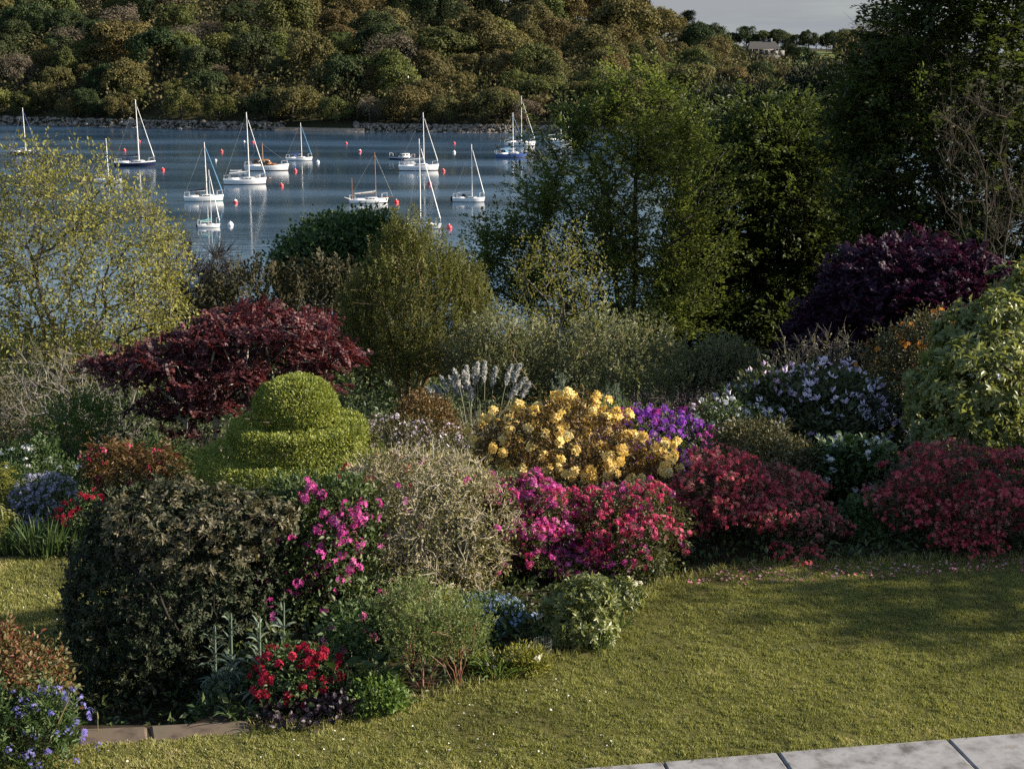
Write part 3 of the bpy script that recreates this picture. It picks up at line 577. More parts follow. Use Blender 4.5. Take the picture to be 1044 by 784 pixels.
# mooring buoys
BU = [(127, 154, 1, 'left of the navy striped yacht'), (142, 145, 1, 'in line with the mast of the navy striped yacht'), (166, 174, 1, 'off the bow of the navy striped yacht'), (226, 155, 1, 'alone in open water near mid river'),
      (240, 207, 2, 'off the bow of the yacht with blue headsail'), (235, 230, 0, 'beside the small boat with mint sail cover'), (287, 190, 1, 'below the classic motor boat'), (301, 175, 1, 'at the bow of the classic motor boat'), (324, 166, 0, 'right of the small royal blue canvas yacht'),
      (258, 146, 1, 'behind the mast top of the large white yacht'), (249, 145, 0, 'tiny near the far shore left of the tall mast'), (353, 147, 1, 'near the far shore above the ketch'), (367, 155, 2, 'above the ketch mast top'), (452, 175, 1, 'at the bow of the tall masted yacht'),
      (438, 188, 1, 'below the tall masted yacht'), (463, 147, 1, 'nearest the far shore above the beech side yacht'), (463, 156, 0, 'below the far red buoy beside the beech'), (404, 207, 1, 'between the ketch and the sycamore top'), (458, 233, 1, 'right of the yacht nearest the sycamore'), (220, 164, 0, 'tiny at the masthead of the blue headsail yacht')]
bm_ = None
for px, py, k, lb in BU:
    g = G(px, py, WZ); o = empty('mooring_buoy', g, ('white', 'red', 'red and white')[k] + ' round mooring buoy ' + lb, 'buoy', 'mooring buoys on the river'); s = .4 if px not in (249, 220) else .28
    if bm_ is None:
        mb = MB(); lathe(mb, (0, 0, 0), [(.0, -.6)] + [(math.cos(q), .25 + math.sin(q)) for q in np.linspace(-.7, 1.3, 8)] + [(0, 1.25)], 12); bm_ = {}
        for q, mt in ((0, 'white'), (1, 'red'), (2, 'red')): bm_[q] = mb.data('float', M[mt], smooth=True)
        mb = MB(); lathe(mb, (0, 0, 0), [(.16, 1.15), (.22, 1.3), (.16, 1.45), (.05, 1.5)], 8); bcap = mb.data('cap', M['white'], smooth=True)
        mb = MB(); lathe(mb, (0, 0, 0), [(.78, .9), (.6, 1.08), (.3, 1.22)], 12); bband = mb.data('band', M['white'], smooth=True)
    for nm, me in [('float', bm_[k]), ('cap', bcap)] + ([('band', bband)] if k == 2 else []):
        c = bpy.data.objects.new(nm, me); COL.objects.link(c); c.parent = o; c.scale = (s, s, s) if nm != 'band' else (s * 1.04,) * 3
# gull
p = P(416, 79, 330.); mb = MB(); lathe(mb, p, [(.02, -.3), (.1, -.15), (.13, 0), (.08, .2), (.02, .33)], 8)
for sd in (-1, 1): mb.add(p + np.array([(0, .05, .05), (sd * .35, .0, .22), (sd * .75, .05, .1), (sd * .38, .2, .2), (0, .2, .05)]), [(0, 1, 3, 4)]); mb.add(p + np.array([(sd * .35, 0, .22), (sd * .75, .05, .1), (sd * .38, .2, .2)]), [(0, 1, 2)])
tag(mb.obj('gull', M['white'], off=p), 'white gull flying in front of the wooded hillside', 'bird')
# ------------------------------------------------------------------ lawns and paving
bed = [(-60, 775), (40, 772), (70, 762), (255, 747), (330, 739), (385, 728), (430, 716), (490, 699), (545, 684), (575, 668), (610, 648), (630, 628), (655, 606), (690, 592), (760, 579), (850, 577), (930, 572), (1044, 571), (1300, 568), (1700, 566)]
lp = [G(*q)[:2] for q in bed]; lawn_poly = [(-8, 7.5)] + lp + [(13, 13.6), (13, 4), (-8, 4)]
LL = [G(px, py, -.5)[:2] for px, py in [(-220, 576), (-80, 572), (20, 568), (66, 570), (120, 575), (125, 640), (125, 722), (60, 722), (-20, 700), (-220, 690)]]
e0, e1 = G(600, 781.5, .028)[:2], G(1044, 746.5, .028)[:2]; ed = (e1 - e0) / np.linalg.norm(e1 - e0); en = np.array([ed[1], -ed[0]])
pave_poly = [tuple(e0 - ed * 12), tuple(e1 + ed * 8), tuple(e1 + ed * 8 + en * 4), tuple(e0 - ed * 12 + en * 4)]
def lawn(name, poly, xs, ys, lift, cut=None):
    X, Y = np.meshgrid(xs, ys); V = np.stack([X, Y, tz(X, Y) + lift], -1).reshape(-1, 3); nx = len(xs); i = (np.arange(nx - 1)[None] + (np.arange(len(ys) - 1) * nx)[:, None]).ravel()
    Fc = np.stack([i, i + 1, i + nx + 1, i + nx], 1); c = V[Fc].mean(1); k = inpoly(c[:, 0], c[:, 1], poly)
    if cut: k &= ~inpoly(c[:, 0], c[:, 1], cut)
    mb = MB(); mb.add(V, Fc[k]); return tag(mb.obj(name, M['turf'], smooth=True), kind='structure')
lawn('lawn', lawn_poly, np.arange(-8, 13, .05), np.arange(4, 14, .05), .008, pave_poly)
lawn('lower_lawn', LL, np.arange(-8, -2, .05), np.arange(9.9, 15.5, .05), .008)
M['grass'] = leafmat('grass blades', [(.11, .11, .04), (.2, .205, .058), (.27, .275, .08), (.4, .34, .17)], .35, .6, .25, tcol=(1, 1, .5))
def blades(name, poly, n, x0, x1, y0, y1, cut, rng, h=.029):
    x, y = rng.uniform(x0, x1, n), rng.uniform(y0, y1, n); k = inpoly(x, y, poly)
    if cut: k &= ~inpoly(x, y, cut)
    x, y = x[k], y[k]; n = len(x); p = np.stack([x, y, tz(x, y) + .004], 1)
    q = p * [1, 1, 0]; f = noise3(q * 5); f2 = noise3(q * 16 + 3); f3 = noise3(q * 1.1 + 7)
    hh = h * (.9 + .32 * f2 + .2 * f) * rng.uniform(.5, 1.3, n); hh = np.clip(hh, .008, .08)
    d = unit(np.stack([rng.normal(size=n) * .55 + .25 * f2, rng.normal(size=n) * .55 + .2 * f, np.ones(n)], 1)); mb = MB()
    tpl = (np.array([(-.11, 0, 0), (.11, 0, 0), (.06, .6, .1), (0, 1, .32), (-.06, .6, .1)]), np.array([(0, 1, 2), (0, 2, 4), (4, 2, 3)]))
    rnd = np.clip((.42 + .16 * f + .26 * f3 + .5 * np.clip(noise3(q * 1.9 + 21) - .45, 0, 1)) + rng.normal(size=n) * .2, 0, 1)
    scatter(mb, tpl, p, d, unit(rng.normal(size=(n, 3)) * [1, 1, .2]), hh, rnd); return mb.obj(name, M['grass'])
rng = RNG()
tag(blades('grass', lawn_poly, 1900000, -5.5, 10.5, 8.7, 13.9, [tuple(np.array(q) + en * .03) for q in pave_poly], rng), 'short sunlit grass of the upper garden lawn', 'grass', kind='stuff')
tag(blades('grass', LL, 130000, -6, -2.9, 10.2, 15.2, None, rng, .04), 'half shaded grass of the lower lawn behind the dark bush', 'grass', kind='stuff')
# longer grass along the bed edge and the stone step
mb = MB(); B = []
for (a, b) in zip(lp[3:-1], lp[4:]):
    k = int(np.linalg.norm(b - a) * 420); f = rng.random((k, 1)); B.append(a + (b - a) * f + rng.normal(size=(k, 2)) * .05)
B = np.concatenate(B); B = np.concatenate([B, tz(B[:, 0], B[:, 1])[:, None]], 1); nb = len(B)
ribbon(mb, B, unit(rng.normal(size=(nb, 3)) * .35 + UP), rng.uniform(.05, .13, nb), .008, rng.uniform(.2, 1, nb), rng, 3); tag(mb.obj('grass', M['grass']), 'longer uncut grass along the edge of the flower bed', 'grass', kind='stuff')
M['petal_f'] = leafmat('fallen petals', [(.4, .06, .12), (.55, .22, .28), (.6, .4, .42)], .2, .6); M['daisy'] = leafmat('daisies', [(.7, .7, .66), (.8, .8, .78)], .2, .6)
def sprinkle(name, poly_px, n, mat, size, lab, cat, z=0., h=.02):
    c = [G(*q, z)[:2] for q in poly_px]; c = np.array(c); lo, hi = c.min(0), c.max(0); x, y = rng.uniform(lo[0], hi[0], n * 4), rng.uniform(lo[1], hi[1], n * 4); k = inpoly(x, y, c); x, y = x[k][:n], y[k][:n]
    n = len(x); p = np.stack([x, y, tz(x, y) + h + rng.random(n) * .015], 1); mb = MB(); scatter(mb, LFW, p, unit(rng.normal(size=(n, 3)) * [1, 1, .2]), unit(rng.normal(size=(n, 3)) * .4 + UP), size * rng.uniform(.6, 1.3, n), rng.random(n)); return tag(mb.obj(name, mat), lab, cat, kind='stuff')
sprinkle('petal_litter', [(690, 590), (760, 579), (850, 577), (1044, 571), (1044, 585), (870, 592), (780, 598), (700, 598)], 420, M['petal_f'], .035, 'fallen pink petals on the shaded lawn below the red azaleas', 'petals')
sprinkle('daisies', [(60, 770), (255, 752), (500, 705), (640, 680), (620, 784), (60, 784)], 90, M['daisy'], .018, 'tiny white daisies dotted over the front of the lawn', 'daisies', 0., .03)
sprinkle('daisies', [(0, 590), (66, 590), (60, 700), (0, 690)], 70, M['daisy'], .018, 'tiny white daisies dotted over the lower lawn', 'daisies', -.5, .035)
M['stone'] = surfmat('pale limestone', [(.08, .074, .068), (.19, .18, .175), (.24, .236, .23), (.15, .13, .11)], 6, 14, .85, .25, .35, 30, pos=[.3, .45, .58, .72])
M['stonestep'] = surfmat('weathered sandstone', [(.05, .04, .03), (.12, .09, .065), (.1, .09, .055)], 5, 8, .9, .2, .6, 25)
def slab(mb, poly, z0, z1, bev=.012):
    poly = np.array(poly); c = poly.mean(0); n = len(poly); ins = poly + unit(c - poly) * bev * 1.4; V = [(*q, z0) for q in poly] + [(*q, z1 - bev) for q in poly] + [(*q, z1) for q in ins]
    mb.add(V, [(k * n + i, k * n + (i + 1) % n, (k + 1) * n + (i + 1) % n, (k + 1) * n + i) for k in (0, 1) for i in range(n)]); mb.add(V, [tuple(2 * n + i for i in range(n))])
mb = MB(); rows = [0, .62, 1.3, 1.9, 2.6]
for r in range(4):
    t0 = -11.0 + rng.uniform(0, .6)
    cuts = [-10.6, -9.5, -8.4, -7.4, -6.4, -5.3, -4.2, -3.3, -2.2, -1.2, -.35, .55, 1.42, 2.75, 4.1, 5.2, 6.3, 7.4, 8.5, 9.5] if r == 0 else list(np.cumsum(rng.uniform(.7, 1.35, 20)) - 11)
    for a, b in zip(cuts[:-1], cuts[1:]):
        g_ = .004; q = [e0 + ed * (a + g_ + rng.uniform(0, .006)) + en * (rows[r] + g_), e0 + ed * (b - g_) + en * (rows[r] + g_ + rng.uniform(-.006, .006)), e0 + ed * (b - g_) + en * (rows[r + 1] - g_), e0 + ed * (a + g_) + en * (rows[r + 1] - g_)]
        slab(mb, q[::-1], -.06, .028 + rng.uniform(-.004, .004))
tag(mb.obj('paving', M['stone']), kind='structure')
mb = MB()
for a, b in [((78, 762, 80, 744), (152, 757, 150, 741)), ((154, 757, 152, 741), (256, 748, 254, 735))]:
    q = [G(a[0], a[1])[:2], G(b[0], b[1])[:2], G(b[2], b[3])[:2], G(a[2], a[3])[:2]]; slab(mb, q, -.5, .012, .02)
tag(mb.obj('stone_steps', M['stonestep']), kind='structure')
k = 900; f = rng.uniform(-6, 6, (k, 1)); B = e0 + ed * f + en * rng.normal(size=(k, 1)) * .02 - en * .015; B = np.concatenate([B, np.full((k, 1), .01)], 1); q = noise3(B * 3); B = B[q > -.1]; k = len(B)
mb = MB(); ribbon(mb, B, unit(rng.normal(size=(k, 3)) * .5 + UP * .7 + np.array([en[0], en[1], 0]) * .6), rng.uniform(.04, .1, k), .006, rng.uniform(.4, 1.2, k), rng, 3); tag(mb.obj('grass', M['grass']), 'tufts of grass creeping over the edge of the pale paving', 'grass', kind='stuff')
# low green cover filling the beds and the slope behind
M['cover'] = leafmat('ground cover leaves', [(.02, .035, .012), (.05, .075, .022), (.09, .11, .035)], .3, .5)
def cover(lab, xr, yr, n, size, hgt, mat, exclude=(), name='ground_cover', keep=None, zc=1.):
    x, y = rng.uniform(*xr, n), rng.uniform(*yr, n); k = np.ones(n, bool)
    for q in exclude: k &= ~inpoly(x, y, q)
    if keep: k &= inpoly(x, y, keep)
    x, y = x[k], y[k]; n = len(x); f = np.clip(.6 + .5 * noise3(np.stack([x, y, 0 * x], 1) * zc), .1, 1.3); p = np.stack([x, y, tz(x, y) + rng.random(n) * hgt * f], 1)
    mb = MB(); scatter(mb, LF, p, unit(rng.normal(size=(n, 3)) + UP * .3), unit(rng.normal(size=(n, 3)) * .6 + UP), size * rng.uniform(.6, 1.3, n), rng.random(n)); return tag(mb.obj(name, mat), lab, 'ground cover', kind='stuff')
lower_inner = LL
cover('low green leaves covering the soil of the flower beds', (-9, 14), (10, 21), 105000, .075, .22, M['cover'], (lawn_poly, LL, [G(-60, 790, 0)[:2], G(256, 748)[:2], G(256, 734)[:2], G(-60, 740)[:2]]))
cover('dark green undergrowth on the slope below the garden', (-18, 28), (19, 33), 110000, .08, .7, M['cover'], (), 'undergrowth', None, .5)
cover('dark green undergrowth along the middle slope', (-24, 30), (33, 50), 60000, .2, 1.4, M['cover'], (), 'undergrowth', None, .4)
cover('dark green undergrowth on the lower slope down to the river', (-35, 60), (50, 100), 60000, .5, 2.6, M['cover'], (), 'undergrowth', None, .25)
# ------------------------------------------------------------------ trees between garden and river
M['beech'] = leafmat('beech leaves', [(.055, .08, .022), (.11, .14, .036), (.2, .22, .06)], .5, .5, .25)
M['darkleaf'] = leafmat('dark oak leaves', [(.03, .044, .015), (.066, .088, .024), (.12, .14, .04)], .48, .5, .25)
M['pineleaf'] = leafmat('pine needles', [(.008, .013, .006), (.018, .027, .011), (.035, .045, .018)], .1, .6, .2)
M['brownleaf'] = leafmat('budding oak leaves', [(.05, .042, .014), (.1, .075, .025), (.14, .1, .03)], .3, .6, .2)
M['syc'] = leafmat('sycamore leaves', [(.03, .055, .018), (.055, .095, .028), (.085, .135, .04)], .35, .45, .3)
M['yellowleaf'] = leafmat('young yellow leaves', [(.14, .14, .035), (.23, .225, .06), (.33, .32, .1)], .45, .5, .2, tcol=(1, .95, .4))
M['olivetree'] = leafmat('olive myrtle leaves', [(.05, .058, .017), (.115, .122, .033), (.22, .21, .062)], .35, .5, .25)
M['hedge'] = leafmat('olive brown hedge leaves', [(.02, .022, .01), (.04, .038, .016), (.065, .052, .024)], .2, .6, .2)
M['redmaple'] = leafmat('red maple leaves', [(.032, .012, .016), (.078, .024, .03), (.165, .058, .06), (.3, .17, .15)], .4, .4, .4, tcol=(1, .35, .35))
M['purplemaple'] = leafmat('purple maple leaves', [(.018, .008, .019), (.042, .015, .036), (.085, .032, .06)], .3, .5, .3, tcol=(1, .4, .6))
tr = dict(crown='crown', stem='trunk')
plant('oak_tree', 'huge dark green tree rising out of the frame at the right', 'tree', 48, [(985, 120, 105, 120), (930, 190, 75, 90), (900, 130, 55, 70, 2), (1050, 60, 90, 110), (950, 50, 65, 75), (1010, -30, 90, 70), (1000, 40, 60, 50), (1035, 110, 60, 60), (885, 130, 40, 60), (960, 150, 60, 60), (1000, 270, 90, 75), (920, 290, 60, 60), (1100, 200, 100, 140)], 3500, 34, 'layer', .62, .19, LF, M['darkleaf'], (M['barkdark'], 520, .02, .34), base=1000, thick=.7, lump=.22, top=[(985, 90), (940, 60), (1040, 70)], core=.2, up=.15, **tr)
plant('beech_tree', 'large feathery green beech with upswept branches in front of the river', 'tree', 54, [(620, 245, 78, 112), (655, 160, 48, 76), (668, 92, 16, 30), (588, 135, 22, 38), (560, 205, 38, 46), (522, 243, 32, 24), (495, 268, 26, 22), (695, 240, 55, 105), (620, 320, 95, 55), (625, 110, 22, 36), (545, 290, 60, 46), (480, 300, 30, 24), (700, 130, 22, 44)], 2500, 28, 'spray', .72, .145, LF, M['beech'], (M['barkdark'], 700, .015, .2), base=640, thick=.8, lump=.22, top=[(655, 90), (605, 120), (560, 180)], core=.25, up=.5, bias=.12, sag=-.05, **tr)
plant('broadleaf_tree', 'dark mid green tree between the beech and the huge right hand tree', 'tree', 58, [(770, 190, 68, 80), (820, 230, 62, 100), (740, 250, 60, 100), (800, 150, 52, 45), (860, 270, 45, 70), (720, 320, 60, 45), (800, 330, 90, 45)], 3300, 34, 'layer', .85, .2, LF, M['darkleaf'], (M['barkdark'], 500, .02, .3), base=790, thick=.75, lump=.22, top=[(770, 150), (830, 190)], core=.2, up=.2, **tr)
plant('pine_tree', 'flat topped nearly black pine behind the dark mid green tree', 'tree', 66, [(745, 120, 50, 26), (790, 118, 40, 20), (715, 150, 36, 24), (760, 160, 60, 26), (845, 90, 34, 20), (825, 110, 34, 20)], 800, 40, 'ball', .55, .22, LFN, M['pineleaf'], (M['barkdark'], 200, .03, .3), base=770, thick=.7, lump=.15, top=[(765, 130)], **tr)
plant('young_oak_tree', 'brown tinged budding tree left of the huge right hand tree', 'tree', 70, [(868, 130, 44, 60), (850, 95, 30, 34), (890, 80, 34, 45), (840, 170, 40, 60)], 800, 26, 'ball', .8, .17, LF, M['brownleaf'], (M['bark'], 300, .02, .25), base=868, thick=.8, lump=.2, top=[(868, 90)], **tr)
plant('bare_tree', 'grey bare twigged tree in front of the huge dark tree at right', 'tree', 38, [(1015, 190, 60, 100), (1000, 130, 50, 60)], 300, 2, 'ball', .3, .05, LF, M['hedge'], (M['bark'], 130, .005, .06), base=1010, thick=.8, top=[(1000, 140), (1030, 120)], twigs=(800, .7, .0035), core=0, **tr)
plant('bare_tree', 'fine grey bare twigs at the top left of the huge right hand tree', 'tree', 52, [(915, 75, 40, 50), (900, 50, 30, 30)], 240, 5, 'ball', .4, .1, LF, M['brownleaf'], (M['bark'], 220, .01, .14), base=905, thick=.8, top=[(905, 60)], twigs=(1600, .9, .008), core=0, **tr)
plant('sycamore_tree', 'rounded rich green sycamore in front of the water', 'tree', 55, [(350, 268, 50, 38), (378, 238, 24, 20), (312, 268, 24, 20), (345, 245, 28, 20), (400, 270, 30, 30), (300, 280, 20, 14)], 800, 30, 'ball', .5, .17, LFW, M['syc'], (M['barkdark'], 250, .02, .28), base=370, thick=.5, lump=.22, core=.2, **tr)
plant('maple_tree', 'deep purple domed Japanese maple in the shade', 'tree', 27, [(922, 318, 90, 70), (880, 345, 74, 52), (978, 306, 56, 46), (845, 372, 52, 32)], 2300, 34, 'layer', .24, .075, STAR, M['purplemaple'], (M['barkdark'], 320, .008, .13), base=930, thick=.3, lump=.07, up=-.1, core=.15, **tr)
plant('bare_shrub', 'small dark bare twiggy tree at the edge of the water', 'tree', 45, [(212, 290, 30, 34), (185, 300, 38, 44), (235, 284, 16, 18)], 260, 2, 'ball', .3, .09, LF, M['hedge'], (M['barkdark'], 260, .008, .08), base=200, thick=.8, twigs=(2600, .7, .008), core=0, multi=3, spread=.8, crown='foliage', stem='branches')
plant('hedge', 'dull olive brown hedge mass behind the red maple', 'hedge', 38, [(270, 325, 75, 48), (335, 320, 60, 46), (215, 345, 60, 48), (390, 350, 50, 60), (300, 370, 100, 60)], 1500, 22, 'upright', .3, .11, LF, M['hedge'], (M['barkgrey'], 160, .012, .06), base=290, thick=.3, lump=.1, multi=4, spread=2, up=.9)
yl = [(78, 252, 90, 92), (50, 198, 42, 46), (130, 262, 54, 56), (25, 260, 60, 100), (60, 340, 95, 75), (130, 330, 60, 60), (-40, 280, 60, 90), (165, 285, 26, 36)]
plant('cherry_tree', 'spreading twiggy tree with young yellow green leaves at left', 'tree', 30, yl, 1800, 15, 'ball', .2, .085, LF, M['yellowleaf'], (M['barkmid'], 800, .006, .14), base=70, thick=.75, lump=.18, core=.0, multi=5, spread=1.0, twigs=(2600, .5, .004), cvar=.3, **tr)
plant('myrtle_tree', 'upright olive gold evergreen tree with tan multi stemmed trunk', 'tree', 28, [(425, 315, 58, 62), (415, 270, 30, 40), (380, 330, 30, 46), (470, 318, 30, 44), (428, 362, 56, 26), (404, 246, 12, 22), (434, 276, 14, 22), (458, 284, 15, 24), (392, 282, 17, 28), (484, 305, 13, 26), (368, 312, 14, 26)], 2600, 27, 'upright', .24, .055, LFN, M['olivetree'], (M['barktan'], 420, .008, .1), base=415, thick=.45, lump=.2, multi=5, spread=.55, up=1.4, core=.2, sag=-.05, **tr)
plant('birch_tree', 'slender open tree with sparse yellow leaves before the beech', 'tree', 32, [(575, 270, 34, 42), (560, 310, 40, 48), (600, 300, 26, 50), (540, 270, 20, 30), (575, 350, 40, 30)], 420, 9, 'ball', .16, .07, LF, M['yellowleaf'], (M['barkmid'], 330, .006, .055), base=573, thick=.8, core=0, multi=2, spread=.15, rlo=0, rhi=.7, **tr)
plant('maple_tree', 'wide low red Japanese maple with pale twisting branches', 'tree', 20.5, [(255, 368, 66, 36), (300, 350, 50, 24), (322, 385, 26, 34), (170, 372, 54, 24), (118, 382, 36, 16), (100, 386, 26, 10), (215, 345, 56, 22), (185, 408, 44, 18), (150, 398, 30, 16), (240, 405, 52, 26), (330, 360, 16, 20), (265, 324, 34, 13), (330, 432, 18, 20), (200, 432, 36, 16), (165, 425, 40, 14)], 1500, 34, 'layer', .16, .043, STAR, M['redmaple'], (M['barkpale'], 340, .007, .085), base=225, disc=(50, .44, .1, .6), thick=.5, lump=.15, up=-.05, core=.12, wob=.35, top=[(215, 380), (270, 378), (165, 390)], **tr)
# off to the right of the photograph: the tall shrub whose shade lies over the red azaleas
plant('evergreen_shrub', 'tall evergreen shrub past the right edge shading the red azaleas', 'shrub', 14.5, None, 900, 20, 'ball', .3, .14, LF, M['darkleaf'], (M['barkdark'], 120, .02, .09), thick=.5, lobes=[(np.array([10.2, 14.6, 1.9]), np.array([1.5, 1.15, 1.9])), (np.array([10.6, 14.4, 3.3]), np.array([1.2, 1.0, 1.0]))])
plant('evergreen_shrub', 'lower loose evergreen shrub past the right edge of the lawn', 'shrub', 13.2, None, 240, 18, 'ball', .3, .13, LF, M['darkleaf'], (M['barkdark'], 120, .02, .07), thick=.6, core=.1, lobes=[(np.array([11.2, 13.5, 1.5]), np.array([1.0, .5, 1.2]))])
plant('cherry_tree', 'open crowned tree past the right edge casting streaky shade over the lawn', 'tree', 12.4, None, 120, 16, 'layer', .4, .12, LF, M['darkleaf'], (M['bark'], 120, .015, .1), thick=.9, core=.2, lobes=[(np.array([14.5, 12.5, 4.3]), np.array([1.9, 1.0, .7])), (np.array([16.2, 12.0, 5.2]), np.array([1.7, .9, .6])), (np.array([13.4, 13.1, 3.6]), np.array([1.2, .5, .4]))], base=1400, top=[(14.6, 12.4, 3.8)], **tr)
for q, (X_, Y_, r_, lb) in enumerate([(8.6, 16.2, 1.1, 'broad leafy evergreen shrub just past the right edge of the red azalea'), (12.5, 17.0, 1.3, 'dense evergreen shrub far past the right edge of the bed'), (-9.2, 17.2, 1.0, 'leafy evergreen shrub past the left edge of the border'), (-10.2, 20.5, 1.5, 'tall leafy evergreen shrub behind the left border')]):
    plant('evergreen_shrub', lb, 'shrub', Y_, None, 420, 16, 'ball', .16, .09, LF, M['darkleaf'], (M['barkdark'], 80, .008, .04), thick=.4, lump=.18, lobes=[(np.array([X_, Y_, float(tz(X_, Y_)) + r_ * .55]), np.array([r_, r_ * .8, r_ * .75])), (np.array([X_ + .5, Y_ + .3, float(tz(X_, Y_)) + r_ * .8]), np.array([r_ * .6, r_ * .6, r_ * .5]))])
# ------------------------------------------------------------------ shrubs and flowers of the garden
def LM(n, *c, **k): M[n] = leafmat(n.replace('_', ' '), list(c), **k); return M[n]
LM('box_leaf', (.13, .16, .028), (.24, .27, .05), (.36, .38, .1), trans=.35)
LM('rhodo_dark', (.016, .028, .013), (.03, .043, .02), (.05, .056, .03), (.078, .064, .042), trans=.15, rough=.55, spec=.15)
LM('rhodo_bronze', (.045, .05, .026), (.085, .078, .04), (.15, .12, .065), trans=.25)
LM('rhodo_green', (.03, .05, .015), (.06, .09, .025), (.11, .14, .04), trans=.3)
LM('beige_leaf', (.12, .1, .035), (.19, .165, .06), (.28, .245, .11), (.12, .15, .045), trans=.3)
LM('pale_rhodo', (.09, .11, .035), (.18, .2, .065), (.3, .31, .11), trans=.4, rough=.4, spec=.45)
LM('azalea_leaf', (.04, .05, .015), (.09, .1, .03), (.16, .14, .05), trans=.3)
LM('olive_leaf', (.045, .045, .018), (.09, .085, .035), (.15, .13, .055), trans=.25)
LM('bamboo_leaf', (.085, .095, .05), (.16, .17, .085), (.24, .235, .13), trans=.35)
LM('magnolia_leaf', (.035, .045, .018), (.06, .075, .03), (.1, .11, .04), trans=.3)
LM('fresh_leaf', (.06, .1, .02), (.1, .16, .03), (.16, .22, .05), trans=.4)
LM('fennel_leaf', (.09, .125, .04), (.15, .185, .06), (.23, .26, .1), trans=.4); LM('glaucous_leaf', (.07, .1, .07), (.13, .17, .12), (.2, .24, .17), trans=.25)
LM('mid_leaf', (.03, .055, .018), (.06, .1, .03), (.1, .14, .05), trans=.35)
LM('lime_leaf', (.12, .13, .02), (.19, .19, .03), (.26, .24, .05), trans=.35)
LM('bronze_leaf', (.07, .04, .015), (.13, .075, .02), (.18, .12, .04), trans=.3)
LM('plum_leaf', (.012, .006, .011), (.02, .01, .018), (.04, .025, .035), trans=.1)
LM('red_leaf', (.1, .02, .015), (.19, .06, .03), (.13, .11, .04), (.09, .11, .03), (.32, .22, .14), trans=.35)
LM('stem_red', (.12, .05, .03), (.2, .09, .05), trans=0); LM('stem_green', (.07, .1, .03), (.12, .15, .06), trans=0)
LM('pampas_leaf', (.1, .1, .05), (.2, .19, .12), (.26, .25, .18), trans=.2); LM('plume', (.33, .33, .31), (.47, .47, .44), (.6, .58, .54), trans=.4, tcol=(1, 1, 1))
FT = dict(trans=.35, rough=.6, spec=.2, tcol=(1, 1, 1))
LM('yellow_petal', (.67, .42, .1), (.79, .59, .22), (.87, .75, .43), trans=.4, rough=.6, spec=.2)
LM('magenta_petal', (.28, .015, .12), (.45, .04, .23), (.56, .1, .33), (.66, .26, .45), **FT); LM('pinkred_petal', (.34, .01, .05), (.52, .03, .12), (.62, .1, .2), (.66, .26, .28), **FT)
LM('crimson_petal', (.3, .02, .045), (.46, .04, .08), (.54, .12, .14), (.4, .16, .12), **FT); LM('salmon_petal', (.3, .08, .08), (.42, .15, .14), (.48, .26, .2), **FT)
LM('rose_petal', (.22, .006, .02), (.38, .012, .04), (.55, .05, .09), **FT); LM('violet_petal', (.18, .03, .32), (.28, .06, .45), (.36, .12, .5), **FT)
LM('purple_petal', (.25, .02, .2), (.36, .03, .26), (.4, .08, .32), **FT); LM('white_petal', (.66, .67, .66), (.78, .78, .78), **FT); LM('cream_petal', (.6, .55, .38), (.72, .68, .52), **FT)
LM('lilac_petal', (.38, .2, .4), (.7, .6, .72), (.85, .82, .85), **FT); LM('bluelilac_petal', (.16, .16, .25), (.28, .28, .39), (.42, .42, .52), **FT); LM('blue_petal', (.17, .25, .45), (.27, .36, .55), (.42, .5, .66), **FT)
LM('bluebell_petal', (.12, .1, .38), (.19, .17, .5), (.3, .28, .6), **FT); LM('orange_petal', (.6, .2, .02), (.68, .3, .05), **FT); LM('pink_petal', (.6, .12, .26), (.7, .25, .38), **FT)
# --- back of the garden, right
plant('rhododendron', 'big pale green rhododendron at the right edge above the red azalea', 'shrub', 18, [(1000, 400, 55, 56, -.7), (975, 430, 45, 40, -.9), (1018, 345, 34, 42, -.2), (1066, 330, 60, 66, .9), (960, 400, 34, 38, -.4), (1050, 420, 70, 60, .7), (990, 350, 36, 36, .2)], 2300, 9, 'rosette', .06, .11, LF6, M['pale_rhodo'], (M['barkgrey'], 300, .007, .07), base=1020, up=.6, thick=.4, lump=.17, multi=4, spread=.6, core=.2, fl=dict(n=46, per=3, r=.03, size=.035, mat=M['white_petal']))
plant('azalea', 'orange flowered azalea tucked between purple maple and pale rhododendron', 'shrub', 20.5, [(925, 385, 38, 48), (905, 370, 24, 30), (950, 350, 30, 30)], 420, 16, 'ball', .13, .06, LF, M['olive_leaf'], (M['bark'], 100, .006, .03), multi=3, fl=dict(n=60, per=7, r=.05, size=.035, mat=M['orange_petal'], minz=-.1))
plant('bare_shrub', 'thin upright twiggy shrub behind the purple white magnolia', 'shrub', 21, [(820, 380, 40, 40), (850, 375, 30, 36), (790, 390, 26, 28)], 240, 4, 'upright', .12, .05, LF, M['olive_leaf'], (M['barkmid'], 220, .006, .03), multi=6, spread=.5, up=1.2, thick=.8, core=0, twigs=(500, .3, .004), stem='branches')
plant('magnolia', 'broad magnolia bush with purple and white goblet flowers', 'shrub', 18.6, [(830, 440, 78, 45), (790, 425, 50, 36), (875, 440, 44, 42), (840, 470, 70, 30), (850, 415, 50, 32)], 1000, 16, 'ball', .14, .1, LF6, M['magnolia_leaf'], (M['barkgrey'], 200, .006, .05), multi=5, spread=.6, thick=.3, lump=.15, fl=dict(n=420, per=6, r=.04, size=.082, mat=M['lilac_petal'], minz=-.2, out=1.5, tpl=leaf4(.42, .2), lift=.06))
